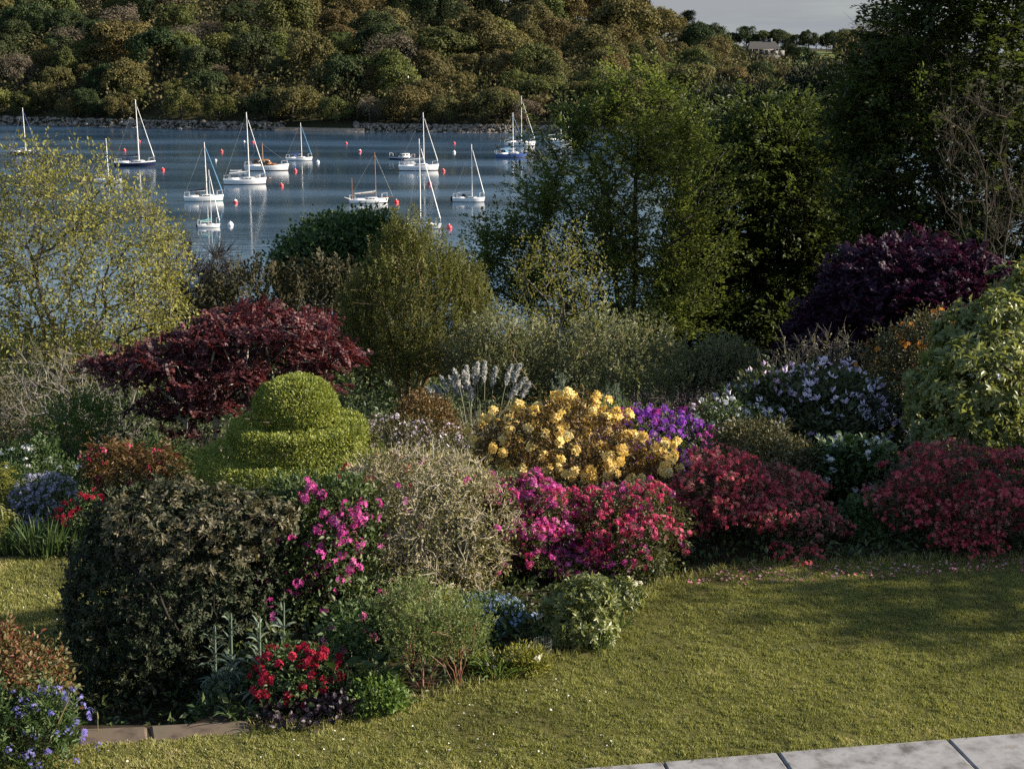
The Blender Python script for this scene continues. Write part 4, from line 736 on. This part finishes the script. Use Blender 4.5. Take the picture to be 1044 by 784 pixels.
plant('azalea', 'white flowered azalea left of the magnolia', 'shrub', 17.6, [(735, 435, 26, 26), (720, 430, 18, 16), (760, 445, 36, 28), (790, 470, 30, 26)], 300, 14, 'ball', .1, .05, LF, M['rhodo_green'], (M['bark'], 60, .005, .025), multi=3, fl=dict(n=130, per=7, r=.04, size=.024, mat=M['white_petal'], minz=-.3))
plant('azalea', 'deep magenta azalea behind the purple one', 'shrub', 17.8, [(705, 445, 20, 26), (716, 470, 18, 26)], 160, 12, 'ball', .1, .045, LF, M['rhodo_green'], (M['bark'], 40, .005, .025), fl=dict(n=150, per=8, r=.04, size=.028, mat=M['purple_petal']))
plant('azalea', 'violet purple azalea behind the yellow azalea', 'shrub', 17, [(655, 440, 42, 20), (692, 455, 36, 26), (640, 436, 24, 14), (700, 482, 36, 30), (672, 468, 40, 24)], 420, 12, 'ball', .1, .045, LF, M['rhodo_green'], (M['bark'], 80, .005, .03), multi=3, fl=[dict(n=520, per=8, r=.045, size=.03, mat=M['violet_petal'], patch=(1.4, -.1), name='violet_blossoms'), dict(n=420, per=8, r=.045, size=.03, mat=M['purple_petal'], patch=(1.4, .1, 3), name='purple_blossoms')])
plant('silver_shrub', 'olive and silver leaved shrub between violet and red azaleas', 'shrub', 15.9, [(775, 475, 44, 38), (810, 490, 34, 34), (750, 465, 28, 30), (790, 510, 44, 36)], 900, 12, 'ball', .09, .05, LF, M['olive_leaf'], (M['barkgrey'], 120, .005, .035), multi=3, spread=.2, thick=.25)
v = plant('viburnum', 'viburnum with tiered flat white flower heads', 'shrub', 15.8, [(860, 485, 30, 36), (885, 470, 26, 22), (870, 515, 36, 28)], 420, 12, 'layer', .14, .075, LF6W, M['mid_leaf'], (M['bark'], 80, .005, .03), multi=3, up=0.)
flowers(v, dict(n=44, per=12, r=.05, size=.022, mat=M['white_petal'], minz=-.2, L=[(865, 478, 26, 30), (890, 458, 14, 8), (875, 505, 30, 18), (855, 490, 24, 30)]), 15.7, None, RNG())
# --- bamboo / willowy screen and pampas grass
for lb, px, Ls in [('wispy grey green bamboo clump behind the pampas grass', 520, [(515, 360, 44, 40), (545, 375, 40, 36), (480, 370, 30, 34), (530, 410, 50, 36)]), ('wispy grey green bamboo clump behind the yellow azalea', 630, [(600, 375, 44, 42), (650, 370, 50, 40), (620, 350, 34, 30), (690, 390, 44, 36), (630, 415, 80, 32)]), ('rounded soft green bamboo clump left of the magnolia', 745, [(742, 385, 32, 38), (755, 395, 26, 40), (722, 400, 34, 34)])]:
    plant('bamboo', lb, 'bamboo', 26.5, Ls, 1200, 13, 'upright', .2, .075, LFN, M['bamboo_leaf'], (M['barktan'], 200, .006, .012), group='bamboo clumps', base=px, multi=14, spread=.9, up=1.0, thick=.6, lump=.15, stem='canes')
plant('bare_shrub', 'dark purple brown twiggy heath below the bamboo', 'shrub', 24, [(690, 425, 60, 18), (740, 420, 40, 18)], 420, 10, 'upright', .12, .035, LFN, M['plum_leaf'], (M['bark'], 120, .005, .02), up=1.2, multi=6, spread=.7)
plant('spruce_shrub', 'little silvery blue shrub in front of the bamboo', 'shrub', 23.5, [(624, 412, 12, 16), (570, 390, 7, 16)], 110, 14, 'upright', .09, .035, LFN, M['glaucous_leaf'], (M['barkgrey'], 30, .005, .02), up=1.3)
plant('low_shrub', 'bright green low shrub behind the yellow azalea blossoms', 'shrub', 22.5, [(625, 432, 36, 14), (595, 440, 24, 12)], 240, 14, 'ball', .1, .05, LF, M['fresh_leaf'], None)
rng = RNG(); b = np.array([P(490, 440, 21)[0], 21., 0]); b[2] = tz(b[0], b[1]); pg = empty('pampas_grass', b, 'pampas grass with tall silvery plumes behind the yellow azalea', 'pampas grass')
tuft(pg, 'leaves', b, 900, 1.0, .012, 1.1, 1.6, M['pampas_leaf'], rng, .3)
for px, py in [(436, 402), (443, 400), (450, 391), (459, 391), (463, 384), (473, 386), (476, 381), (484, 382), (487, 377), (495, 376), (506, 382), (522, 380), (531, 379), (536, 393), (528, 400), (540, 398), (480, 402), (468, 398)]:
    tip = P(px, py - 6, 21 + rng.uniform(-.25, .25)); bb = b + np.array([(px - 490) / 1434 * 22 * .45 + rng.normal() * .05, tip[1] - 21, 0]); mid = bb + (tip - bb) * .6 + np.array([-(tip[0] - bb[0]) * .12, 0, .06])
    mb = MB(); tl = np.linspace(0, 1, 6)[:, None]; cu = (1 - tl) ** 2 * bb + 2 * tl * (1 - tl) * (2 * mid - .5 * bb - .5 * tip) + tl ** 2 * tip; polytube(mb, cu, .008, .004, 4); so = mb.obj('flower_stalk', M['pampas_leaf'], pg)
    n = 170; f = rng.uniform(.66, 1, n)[:, None]; pos = (1 - f) ** 2 * bb + 2 * f * (1 - f) * (2 * mid - .5 * bb - .5 * tip) + f ** 2 * tip; ax = unit(tip - mid); wdt = np.sin(np.clip((f - .6) / .4, 0, 1) ** .8 * 2.9) * .011
    mb = MB(); o = rng.normal(size=(n, 3)); scatter(mb, LFN, pos + o * wdt, unit(ax + o * .35 + np.array([-.25, 0, -.1])), unit(rng.normal(size=(n, 3))), .055, rng.random(n)); mb.obj('plume', M['plume'], so)
# --- middle
plant('azalea', 'large golden yellow azalea in full flower in the middle of the bed', 'shrub', 15.3, [(580, 455, 62, 38), (540, 455, 46, 30), (630, 474, 46, 28), (590, 428, 32, 18), (502, 456, 24, 20), (656, 492, 38, 24), (570, 490, 72, 30)], 900, 10, 'ball', .12, .05, LF, M['bronze_leaf'], (M['bark'], 300, .005, .04), multi=6, spread=.5, thick=.35, lump=.27, core=.2, fl=dict(n=350, per=12, r=.046, size=.042, mat=M['yellow_petal'], lift=.1, thick=.1, minz=-.35, out=.7))
# topiary
rng = RNG(); c = P(298, 450, 16.2); tb = np.array([c[0], c[1], float(tz(c[0], c[1]))]); tp = empty('topiary', tb, 'clipped yellow green topiary of two drums and a dome', 'topiary')
def z_at(py): return P(298, py, 16.2)[2]
mpp = depth(c) / F
for nm, r, ytop, ybot, dome, n, dx in [('dome', 43, 384, 433, True, 18000, 4), ('middle_tier', 69, 430, 467, False, 25000, 7), ('bottom_tier', 95, 459, 525, False, 36000, 0)]:
    zt, zb = z_at(ytop), max(z_at(ybot), tb[2]); rr = r * mpp; cx = c[0] + dx * mpp
    if dome: q = np.linspace(0, 1, 24); prof = np.stack([rr * np.sin(q * 2.2), zb + (zt - zb) * (.37 + .63 * np.cos(q * 2.2)) / 1.0], 1); prof[:, 1] = np.maximum(prof[:, 1], zb)
    else:
        e = .05; q = np.linspace(0, 1.571, 6); prof = np.concatenate([[(0, zt - .02)], [(rr * .5, zt)], np.stack([rr - e + e * np.sin(q), zt - e + e * np.cos(q)], 1), [(rr * 1.0, zt - (zt - zb) * .5), (rr * .9, zt - (zt - zb) * .75), (rr * .66, zb)]])
    sl = np.linalg.norm(np.diff(prof, axis=0), axis=1); wgt = sl * (prof[1:, 0] + prof[:-1, 0]); k = rng.choice(len(sl), n, p=wgt / wgt.sum()); f = rng.random(n); pr = prof[k] * (1 - f)[:, None] + prof[k + 1] * f[:, None]; dr = (prof[k + 1] - prof[k]) / sl[k][:, None]
    a = rng.uniform(0, 6.283, n); nr = np.stack([-dr[:, 1] * np.cos(a), -dr[:, 1] * np.sin(a), dr[:, 0]], 1); nr = np.where((nr[:, 2:3] < -.5) & (not dome), -nr, nr)
    pos = np.stack([cx + pr[:, 0] * np.cos(a), c[1] + pr[:, 0] * np.sin(a), pr[:, 1]], 1); wv = .035 * (rng.random(n) < .03) * rng.random(n) + .024 * noise3(pos * 2.2) + .012 * noise3(pos * 7); pos += nr * (wv - .09 * rng.random(n) ** 2.2)[:, None]
    mb = MB(); d = unit(nr + rng.normal(size=(n, 3)) * .75 + UP * .3); scatter(mb, LF, pos, d, unit(nr * .6 + rng.normal(size=(n, 3)) * .6 + UP * .3), rng.uniform(.024, .042, n), np.clip(rng.random(n) * .8 + .12 * noise3(pos * 3), 0, 1)); mb.obj(nm, M['box_leaf'], tp)
mb = MB(); polytube(mb, [(c[0], c[1], tb[2] - .05), (c[0] + .02, c[1], z_at(440)), (c[0], c[1], z_at(395))], .06, .03, 7)
for q in range(40):
    a = rng.uniform(0, 6.28); z = rng.uniform(tb[2] + .1, z_at(400)); e = np.array([math.cos(a), math.sin(a), .3]) * rng.uniform(.3, .8); tubes(mb, [(c[0], c[1], z)], [np.array([c[0], c[1], z]) + e * (1 if z < z_at(430) else .45)], .015, .006, 4)
mb.obj('stems', M['bark'], tp)
plant('low_shrub', 'rounded bronze olive shrub left of the pampas grass', 'shrub', 19.5, [(432, 425, 27, 20), (415, 435, 20, 14), (445, 440, 22, 14)], 420, 14, 'ball', .08, .045, LF, M['bronze_leaf'], (M['bark'], 50, .005, .02), multi=3)
plant('heather', 'greyish pink heather drifting behind the beige rhododendron', 'shrub', 16.6, [(395, 450, 36, 22), (435, 455, 36, 22), (470, 465, 30, 18), (370, 455, 30, 22), (420, 475, 60, 22)], 700, 12, 'ball', .08, .035, LF, M['olive_leaf'], (M['bark'], 80, .005, .02), multi=4, spread=.4, fl=dict(n=300, per=4, r=.04, size=.016, mat=M['lilac_petal']))
plant('azalea', 'small scarlet azalea sprig between topiary and beige rhododendron', 'shrub', 14.3, [(385, 478, 26, 12), (365, 488, 22, 12), (400, 490, 20, 14)], 90, 10, 'ball', .08, .04, LF, M['azalea_leaf'], (M['bark'], 30, .004, .015), multi=3, fl=dict(n=42, per=7, r=.035, size=.03, mat=M['rose_petal'], minz=-.2))
# --- front row azaleas
LM('bronze_dark', (.035, .025, .014), (.075, .045, .025), (.11, .09, .035), trans=.3)
az = [('azalea', 'red azalea mound in the shade below the silver shrub', 14.3, [(765, 522, 66, 38), (730, 520, 36, 42), (745, 488, 40, 20), (808, 545, 38, 24), (780, 555, 62, 24)], [('crimson_petal', 2300, -.35), ('salmon_petal', 900, .1)], .02, 'bronze_dark', (58, .27, .07)),
      ('azalea', 'red azalea mound at the right edge of the lawn', 14.4, [(985, 512, 72, 42), (944, 510, 36, 30), (1030, 510, 56, 46), (960, 478, 40, 20), (975, 545, 76, 28), (938, 545, 28, 24)], [('crimson_petal', 2600, -.4), ('salmon_petal', 900, .15)], .02, 'bronze_dark', (66, .27, .07)),
      ('azalea', 'bright pink red azalea behind the cream rhododendron', 13.5, [(630, 555, 52, 38), (655, 560, 38, 36), (600, 535, 40, 30), (625, 588, 50, 24), (640, 522, 42, 20)], [('pinkred_petal', 1500, -.15), ('magenta_petal', 420, .25)], .023, 'azalea_leaf', (44, .22, .09)),
      ('azalea', 'magenta azalea beside the beige rhododendron', 13.2, [(548, 545, 28, 42), (562, 580, 26, 32), (530, 512, 34, 20), (545, 595, 36, 20)], [('magenta_petal', 1500, -.4), ('pinkred_petal', 300, .2)], .023, 'azalea_leaf', (26, .2, .11))]
for nm, lb, Y, Ls, fs, sz, lm, dc in az:
    plant(nm, lb, 'shrub', Y, Ls, 1300, 12, 'layer', .09, .032, LF, M[lm], (M['bark'], 160, .004, .03), multi=5, spread=.35, thick=.35, lump=.16, up=.1, disc=dc,
          fl=[dict(n=k, per=6, r=.03, size=sz, mat=M[q], patch=(2.1, th, i * 2.3), name=q.split('_')[0] + '_blossoms', minz=-.35, thick=.2, lift=.008) for i, (q, k, th) in enumerate(fs)])
plant('ground_plants', 'leafy green perennials between the two red azaleas', 'plant', 14.5, [(865, 555, 44, 20), (840, 565, 30, 14), (890, 545, 30, 26)], 420, 10, 'ball', .1, .06, LF6W, M['mid_leaf'], None)
plant('rhododendron', 'half bare beige leaved rhododendron in the centre', 'shrub', 12.9, [(440, 535, 80, 62), (400, 560, 66, 56), (480, 540, 52, 52), (430, 495, 70, 32), (380, 510, 46, 40), (460, 590, 60, 30)], 1750, 8, 'ball', .07, .034, LF, M['beige_leaf'], (M['barkpale'], 900, .0048, .035), base=445, multi=9, spread=.35, thick=.35, core=.15, lump=.12, bias=.1, twigs=(3600, .13, .0034), fl=dict(n=26, per=4, r=.03, size=.028, mat=M['magenta_petal'], thick=.2))
plant('rhododendron', 'rhododendron with bright magenta pink flower sprays', 'shrub', 12.3, [(320, 560, 54, 66), (345, 530, 40, 44), (285, 590, 44, 50), (345, 610, 52, 44), (310, 520, 36, 30)], 1100, 10, 'ball', .09, .055, LF6, M['rhodo_green'], (M['bark'], 200, .005, .035), multi=4, spread=.3, thick=.35, lump=.16)
r_ = bpy.data.objects['rhododendron.002']
flowers(r_, dict(n=130, per=6, r=.045, size=.028, mat=M['magenta_petal'], thick=.4, L=[(272, 545, 18, 18), (275, 575, 16, 18), (285, 560, 18, 14), (320, 515, 16, 18), (345, 560, 22, 24), (330, 590, 24, 14), (350, 540, 24, 14), (310, 500, 10, 8), (370, 520, 16, 14), (295, 570, 16, 12)]), 12.0, None, RNG())
flowers(r_, dict(n=26, per=4, r=.04, size=.03, mat=M['magenta_petal'], thick=.3, name='scattered_blossoms', L=[(330, 620, 50, 30), (345, 580, 50, 60), (282, 640, 10, 16)]), 11.7, None, RNG())
# big dark rhododendron
plant('rhododendron', 'massive dome shaped dark green rhododendron beside the stone step', 'shrub', 11.95, [(172, 618, 94, 116), (116, 632, 46, 84), (235, 592, 54, 76), (172, 534, 62, 36), (140, 690, 72, 50), (225, 660, 50, 56), (125, 570, 36, 50), (262, 545, 36, 40), (225, 522, 44, 20)], 5200, 9, 'rosette', .04, .042, LF6, M['rhodo_dark'], (M['barkdark'], 160, .004, .05), base=170, multi=6, spread=.4, thick=.18, lump=.16, freq=3, core=.12,
      fl=dict(n=5, per=4, r=.03, size=.03, mat=M['white_petal'], minz=.0))
plant('rhododendron', 'bronze tipped rhododendron growing over the top of the dark dome', 'shrub', 11.6, [(178, 522, 66, 26), (240, 528, 46, 22), (275, 532, 30, 22), (146, 545, 34, 30), (205, 556, 64, 30)], 430, 9, 'rosette', .05, .05, LF6, M['rhodo_bronze'], (M['barkdark'], 60, .003, .02), multi=4, spread=.4, up=.9)
plant('rhododendron', 'small rhododendron with cream flowers on the bed edge', 'shrub', 11.6, [(590, 630, 34, 34), (605, 610, 22, 22), (575, 645, 26, 24), (610, 645, 18, 18)], 420, 9, 'rosette', .04, .055, LF6, M['pale_rhodo'], (M['bark'], 80, .004, .02), multi=4, spread=.15, up=.6, fl=[dict(n=13, per=5, r=.03, size=.026, mat=M['cream_petal'], minz=.0)])
plant('rhododendron', 'low cream flowered seedling at the foot of the pink red azalea', 'shrub', 12.3, [(640, 608, 18, 12), (632, 600, 12, 12)], 70, 9, 'rosette', .03, .05, LF6, M['pale_rhodo'], (M['bark'], 20, .004, .012), up=.6, fl=dict(n=6, per=5, r=.03, size=.022, mat=M['cream_petal']))
# --- front of the bed
def at(px, py, z=0.): q = G(px, py, z); q[2] = tz(q[0], q[1]); return q
rng = RNG()
# red roses
plant('rose_bush', 'low bush of glowing red flowers at the front of the bed', 'flower bush', 10.45, [(295, 692, 38, 30), (322, 688, 22, 26), (272, 702, 18, 20)], 200, 10, 'ball', .06, .045, LF6, M['mid_leaf'], (M['stem_red'], 60, .003, .012), multi=5, spread=.15, fl=dict(n=105, per=8, r=.03, size=.03, mat=M['rose_petal'], lift=.03, minz=-.5))
plant('heuchera', 'dark plum leaved plants under the red flowers', 'plant', 10.1, [(305, 726, 34, 5), (340, 720, 22, 5), (275, 730, 16, 4)], 60, 9, 'ball', .06, .05, LF6W, M['plum_leaf'], None)
# felty spires
for px, py, h, lb in [(237, 705, .68, 'felty silver green spire plant at the left of the red flowers'), (266, 714, .72, 'tall felty silver green spire rising through the red flowers'), (220, 702, .62, 'felty silver green spire plant closest to the dark dome'), (290, 690, .66, 'felty silver green spire behind the red flowers')]:
    b = at(px, py); e = empty('mullein', b, lb, 'plant', 'felty spire plants'); mb = MB(); polytube(mb, [b, b + [.01, 0, h * .6], b + [.02, 0, h]], .012, .006, 5); mb.obj('stem', M['glaucous_leaf'], e)
    n = 34; z = rng.random(n) ** 1.3; a = np.arange(n) * 2.4; bb = b + np.stack([0 * z, 0 * z, z * h * .95], 1); d = np.stack([np.cos(a), np.sin(a), .5 + z], 1); mb = MB(); ribbon(mb, bb, unit(d), (.24 - .15 * z), .045 - .02 * z, 1.3 - z * .6, rng, 4); mb.obj('leaves', M['glaucous_leaf'], e)
plant('lavender', 'bluish feathery low mound left of the red flowers', 'plant', 10.55, [(240, 700, 15, 11), (222, 710, 14, 9)], 110, 14, 'upright', .06, .03, LFN, M['glaucous_leaf'], None, up=1.0)
for px, py, n, L, w, mat, lb in [(245, 732, 26, .22, .03, 'mid_leaf', 'tuft of short upright strap leaves beside the stone step'), (215, 715, 34, .3, .02, 'mid_leaf', 'dark grassy tuft at the foot of the dark dome'), (505, 690, 60, .3, .022, 'fresh_leaf', 'arching strap leaved clump beside the fennel'), (480, 680, 50, .34, .02, 'mid_leaf', 'spiky strap leaves behind the fennel'), (610, 660, 60, .3, .02, 'mid_leaf', 'strap leaved tuft at the foot of the cream rhododendron'), (560, 655, 40, .34, .018, 'mid_leaf', 'strap leaved tuft left of the cream rhododendron'), (630, 640, 40, .25, .016, 'mid_leaf', 'grassy tuft right of the cream rhododendron')]:
    b = at(px, py); e = empty('strap_leaf_plant', b, lb, 'plant', 'strap leaved tufts along the bed'); tuft(e, 'leaves', b, n, L, w, .7, 1.2, M[mat], rng, .09)
# big leaves
for px, py, h, lb in [(352, 712, .42, 'large paddle leaved plant right of the red flowers'), (385, 705, .34, 'paddle leaved plant left of the fennel'), (330, 690, .5, 'tall paddle leaf plant behind the red flowers')]:
    b = at(px, py); e = empty('dock_plant', b, lb, 'plant', 'paddle leaved plants'); n = 20; a = np.arange(n) * 2.4 + rng.random(); d = np.stack([np.cos(a) * .6, np.sin(a) * .6, np.ones(n)], 1); z = rng.uniform(.05, 1, n)
    tip = b + unit(d) * (h * z)[:, None]; mb = MB(); tubes(mb, np.repeat(b[None], n, 0), tip, .006, .004, 4); mb.obj('stems', M['stem_green'], e); mb = MB(); scatter(mb, LF6W, tip, unit(d * [1, 1, .25] + rng.normal(size=(n, 3)) * .2), unit(UP - d * [.4, .4, 0] + rng.normal(size=(n, 3)) * .2), rng.uniform(.12, .19, n), rng.random(n)); mb.obj('leaves', M['mid_leaf'], e)
plant('lime_plant', 'fresh lime green leafy plant at the lawn edge', 'plant', 10.25, [(385, 712, 24, 16), (372, 720, 18, 12), (400, 716, 14, 12)], 170, 9, 'ball', .06, .045, LF, M['fresh_leaf'], None)
plant('lily', 'pink buds standing on thin stems behind the paddle leaves', 'flower', 10.9, [(372, 660, 12, 14), (350, 640, 20, 20)], 50, 8, 'ball', .08, .06, LF, M['mid_leaf'], (M['stem_green'], 20, .003, .008), multi=3, spread=.1, fl=dict(n=9, per=5, r=.025, size=.03, mat=M['pink_petal']))
# fennel with red stems
for i, (px, py, w_, lb) in enumerate([(432, 706, 40, 'feathery fresh green fennel with red stems at the lawn edge'), (468, 700, 34, 'feathery fresh green fennel with red stems next to the strap leaves'), (420, 680, 40, 'feathery fennel behind the other two')]):
    b = at(px, py); Y = b[1]; plant('fennel', lb, 'plant', Y, [(px - 4, py - 58, w_, 20), (px + 4, py - 72, w_ * .8, 16), (px, py - 48, w_ * .8, 14)], 290, 18, 'upright', .095, .026, LFN, M['fennel_leaf'], (M['stem_red'], 60, .0035, .011), group='fennel clumps', base=px, multi=9, spread=.12, thick=.8, up=.8, core=0, cvar=.3)
plant('forget_me_not', 'drift of forget me nots with small sky blue flowers', 'flower', 11.9, [(500, 632, 32, 18), (525, 645, 26, 16), (475, 625, 20, 14), (510, 655, 36, 16)], 420, 10, 'ball', .06, .035, LF, M['mid_leaf'], (M['stem_green'], 60, .003, .008), multi=6, spread=.2, fl=dict(n=380, per=4, r=.02, size=.015, mat=M['blue_petal'], minz=-.3))
plant('ground_plants', 'mixed leafy perennials in front of the beige rhododendron', 'plant', 11.6, [(420, 640, 46, 24), (470, 650, 40, 20), (380, 640, 34, 22), (540, 668, 24, 16), (345, 660, 24, 20)], 900, 9, 'ball', .07, .04, LF, M['mid_leaf'], None)
plant('ground_plants', 'pale green and cream leaved perennials by the wire guard', 'plant', 11.0, [(500, 688, 34, 14), (535, 680, 24, 14), (470, 695, 20, 10)], 320, 8, 'ball', .06, .04, LFN, M['lime_leaf'], None, fl=dict(n=26, per=4, r=.025, size=.02, mat=M['cream_petal']))
plant('heuchera', 'pale cream flowered plant against the beige rhododendron', 'flower', 11.7, [(447, 625, 12, 22), (455, 610, 10, 14)], 60, 8, 'ball', .05, .03, LF, M['lime_leaf'], None, fl=dict(n=40, per=4, r=.025, size=.018, mat=M['cream_petal']))
def wire_guard(px, py, r, h, lb, mat):
    b = at(px, py); e = empty('wire_plant_guard', b, lb, 'plant guard'); mb = MB(); n = 22; a = np.arange(n) * 6.283 / n
    p = b + np.stack([r * np.cos(a), r * np.sin(a), 0 * a], 1); tubes(mb, p, p + [0, 0, h], .0008, .0008, 3); 
    for z in np.arange(0, h + .01, .035): tubes(mb, p + [0, 0, z], np.roll(p, -1, 0) + [0, 0, z], .0008, .0008, 3)
    mb.obj('wire_mesh', mat, e)
M['galv'] = surfmat('galvanised wire', [(.1, .1, .1), (.18, .18, .18)], 5, 2, .5, .5, metal=.3); M['gwire'] = surfmat('green wire', [(.02, .08, .06), (.03, .12, .09)], 5, 2, .4, .5)
wire_guard(553, 676, .075, .22, 'grey wire mesh plant guard at the bed edge', M['galv'])
# --- bottom left bed
wire_guard(60, 750, .1, .4, 'green wire plant guard at the right side of the bluebells', M['gwire'])
plant('rose_bush', 'rose bush with red tinted young leaves in the bottom left corner', 'shrub', 9.9, [(18, 690, 42, 34), (40, 705, 30, 26), (0, 665, 26, 22), (-30, 690, 50, 50)], 560, 9, 'ball', .07, .045, LF6, M['red_leaf'], (M['stem_red'], 120, .003, .012), multi=6, spread=.25, thick=.4, lump=.18)
plant('bluebells', 'bluebells and green leaves below the red leaved rose', 'flower', 9.45, [(25, 748, 44, 32), (55, 735, 24, 30), (0, 740, 40, 30), (30, 775, 60, 24), (-40, 760, 50, 40)], 620, 9, 'upright', .08, .05, LFN, M['mid_leaf'], None, up=.8, fl=dict(n=150, per=7, r=.035, size=.014, mat=M['bluebell_petal'], minz=-.5, lift=.05))
b = at(38, 782); e = P(70, 712, 9.3); mb = MB(); polytube(mb, [b, b + (e - b) * .5 + [.01, 0, .01], e], .006, .004, 5); tag(mb.obj('dry_stalk', M['barktan'], off=b), 'dry brown stalk leaning across the bluebells', 'plant stem')
for px, py, h, lb in [(100, 746, .16, 'lone grass seed head beside the stone step')]:
    b = at(px, py); mb = MB(); polytube(mb, [b, b + [.005, 0, h]], .003, .002, 4); lathe(mb, b + [.005, 0, h * .6], [(.001, 0), (.007, .02), (.006, .05), (.001, .075)], 6); tag(mb.obj('grass_stalk', M['beige_leaf'], off=b), lb, 'plant stem')
# --- left border
plant('lilac_shrub', 'rounded shrub covered in powdery blue lilac flowers', 'shrub', 16.3, [(45, 508, 28, 20), (60, 503, 20, 14), (30, 518, 22, 16), (50, 522, 32, 14)], 300, 10, 'ball', .08, .04, LF, M['rhodo_green'], (M['bark'], 40, .005, .02), multi=3, fl=dict(n=420, per=6, r=.03, size=.02, mat=M['bluelilac_petal']))
plant('spreading_shrub', 'yellow green mounded shrub at the left edge, upper one', 'shrub', 16.6, [(-5, 495, 24, 20), (-15, 510, 36, 26)], 260, 16, 'spray', .14, .04, LFN, M['lime_leaf'], None, up=-.3); plant('spreading_shrub', 'yellow green weeping mound at the left edge, lower one', 'shrub', 15.6, [(-8, 540, 24, 22), (-20, 550, 30, 24)], 220, 16, 'spray', .14, .04, LFN, M['lime_leaf'], None, up=-.4)
plant('azalea', 'small crimson azalea left of the dark dome', 'shrub', 15.6, [(80, 525, 20, 12), (92, 510, 10, 10)], 130, 10, 'ball', .08, .04, LF, M['rhodo_green'], (M['bark'], 30, .004, .015), fl=dict(n=52, per=7, r=.035, size=.03, mat=M['rose_petal'], minz=-.2))
plant('azalea', 'dark bronze azalea with a few cerise flowers before the maple', 'shrub', 17.4, [(130, 478, 40, 20), (110, 465, 24, 16), (150, 490, 40, 18), (165, 472, 20, 16)], 480, 12, 'layer', .12, .05, LF, M['bronze_leaf'], (M['bark'], 70, .005, .025), multi=3, up=0., rhi=.6, fl=dict(n=26, per=5, r=.035, size=.028, mat=M['pinkred_petal']))
plant('evergreen_shrub', 'dark green spreading evergreen in front of the maple trunk', 'shrub', 18.2, [(165, 468, 30, 14), (190, 475, 20, 14), (150, 462, 22, 10)], 300, 14, 'layer', .12, .05, LF, M['rhodo_green'], None, up=0.)
plant('honesty', 'loose plants with small white flowers under the bare grey shrub', 'flower', 18, [(48, 468, 14, 22), (20, 470, 22, 16), (70, 485, 24, 12), (30, 485, 30, 14)], 320, 8, 'upright', .1, .045, LF, M['mid_leaf'], None, up=1., fl=dict(n=40, per=6, r=.04, size=.022, mat=M['white_petal'], minz=-.1))
for px, py, n, lb in [(45, 566, 110, 'tall iris leaves below the lilac blue shrub'), (70, 562, 90, 'tall iris leaves left of the dark dome'), (15, 563, 80, 'tall iris leaves at the left border edge')]:
    b = at(px, py, -.5); e = empty('iris', b, lb, 'plant', 'iris clumps in the left border'); tuft(e, 'leaves', b, n, .55, .025, .45, .5, M['mid_leaf'], rng, .22)
plant('bare_shrub', 'pale grey twiggy leafless shrub under the yellow tree', 'shrub', 22, [(110, 415, 40, 44), (70, 405, 50, 48), (30, 410, 40, 50), (125, 445, 34, 24)], 300, 3, 'ball', .12, .04, LF, M['olive_leaf'], (M['barkgrey'], 260, .005, .045), base=108, multi=5, spread=.5, thick=.8, twigs=(900, .3, .0035), core=0, stem='branches')
plant('spring_shrub', 'airy light green shrub in front of the bare grey one', 'shrub', 20, [(75, 440, 34, 36), (95, 425, 24, 28), (55, 455, 26, 24)], 620, 9, 'upright', .13, .04, LF, M['fresh_leaf'], (M['barkgrey'], 120, .004, .02), multi=5, spread=.3, thick=.7, up=.9, rhi=.7)
plant('spring_shrub', 'pale pinkish leaved shrub at the far left behind the border', 'shrub', 23, [(10, 440, 40, 34), (-20, 420, 40, 40)], 420, 12, 'ball', .16, .05, LF, M['rhodo_bronze'], (M['bark'], 90, .005, .03), multi=3)
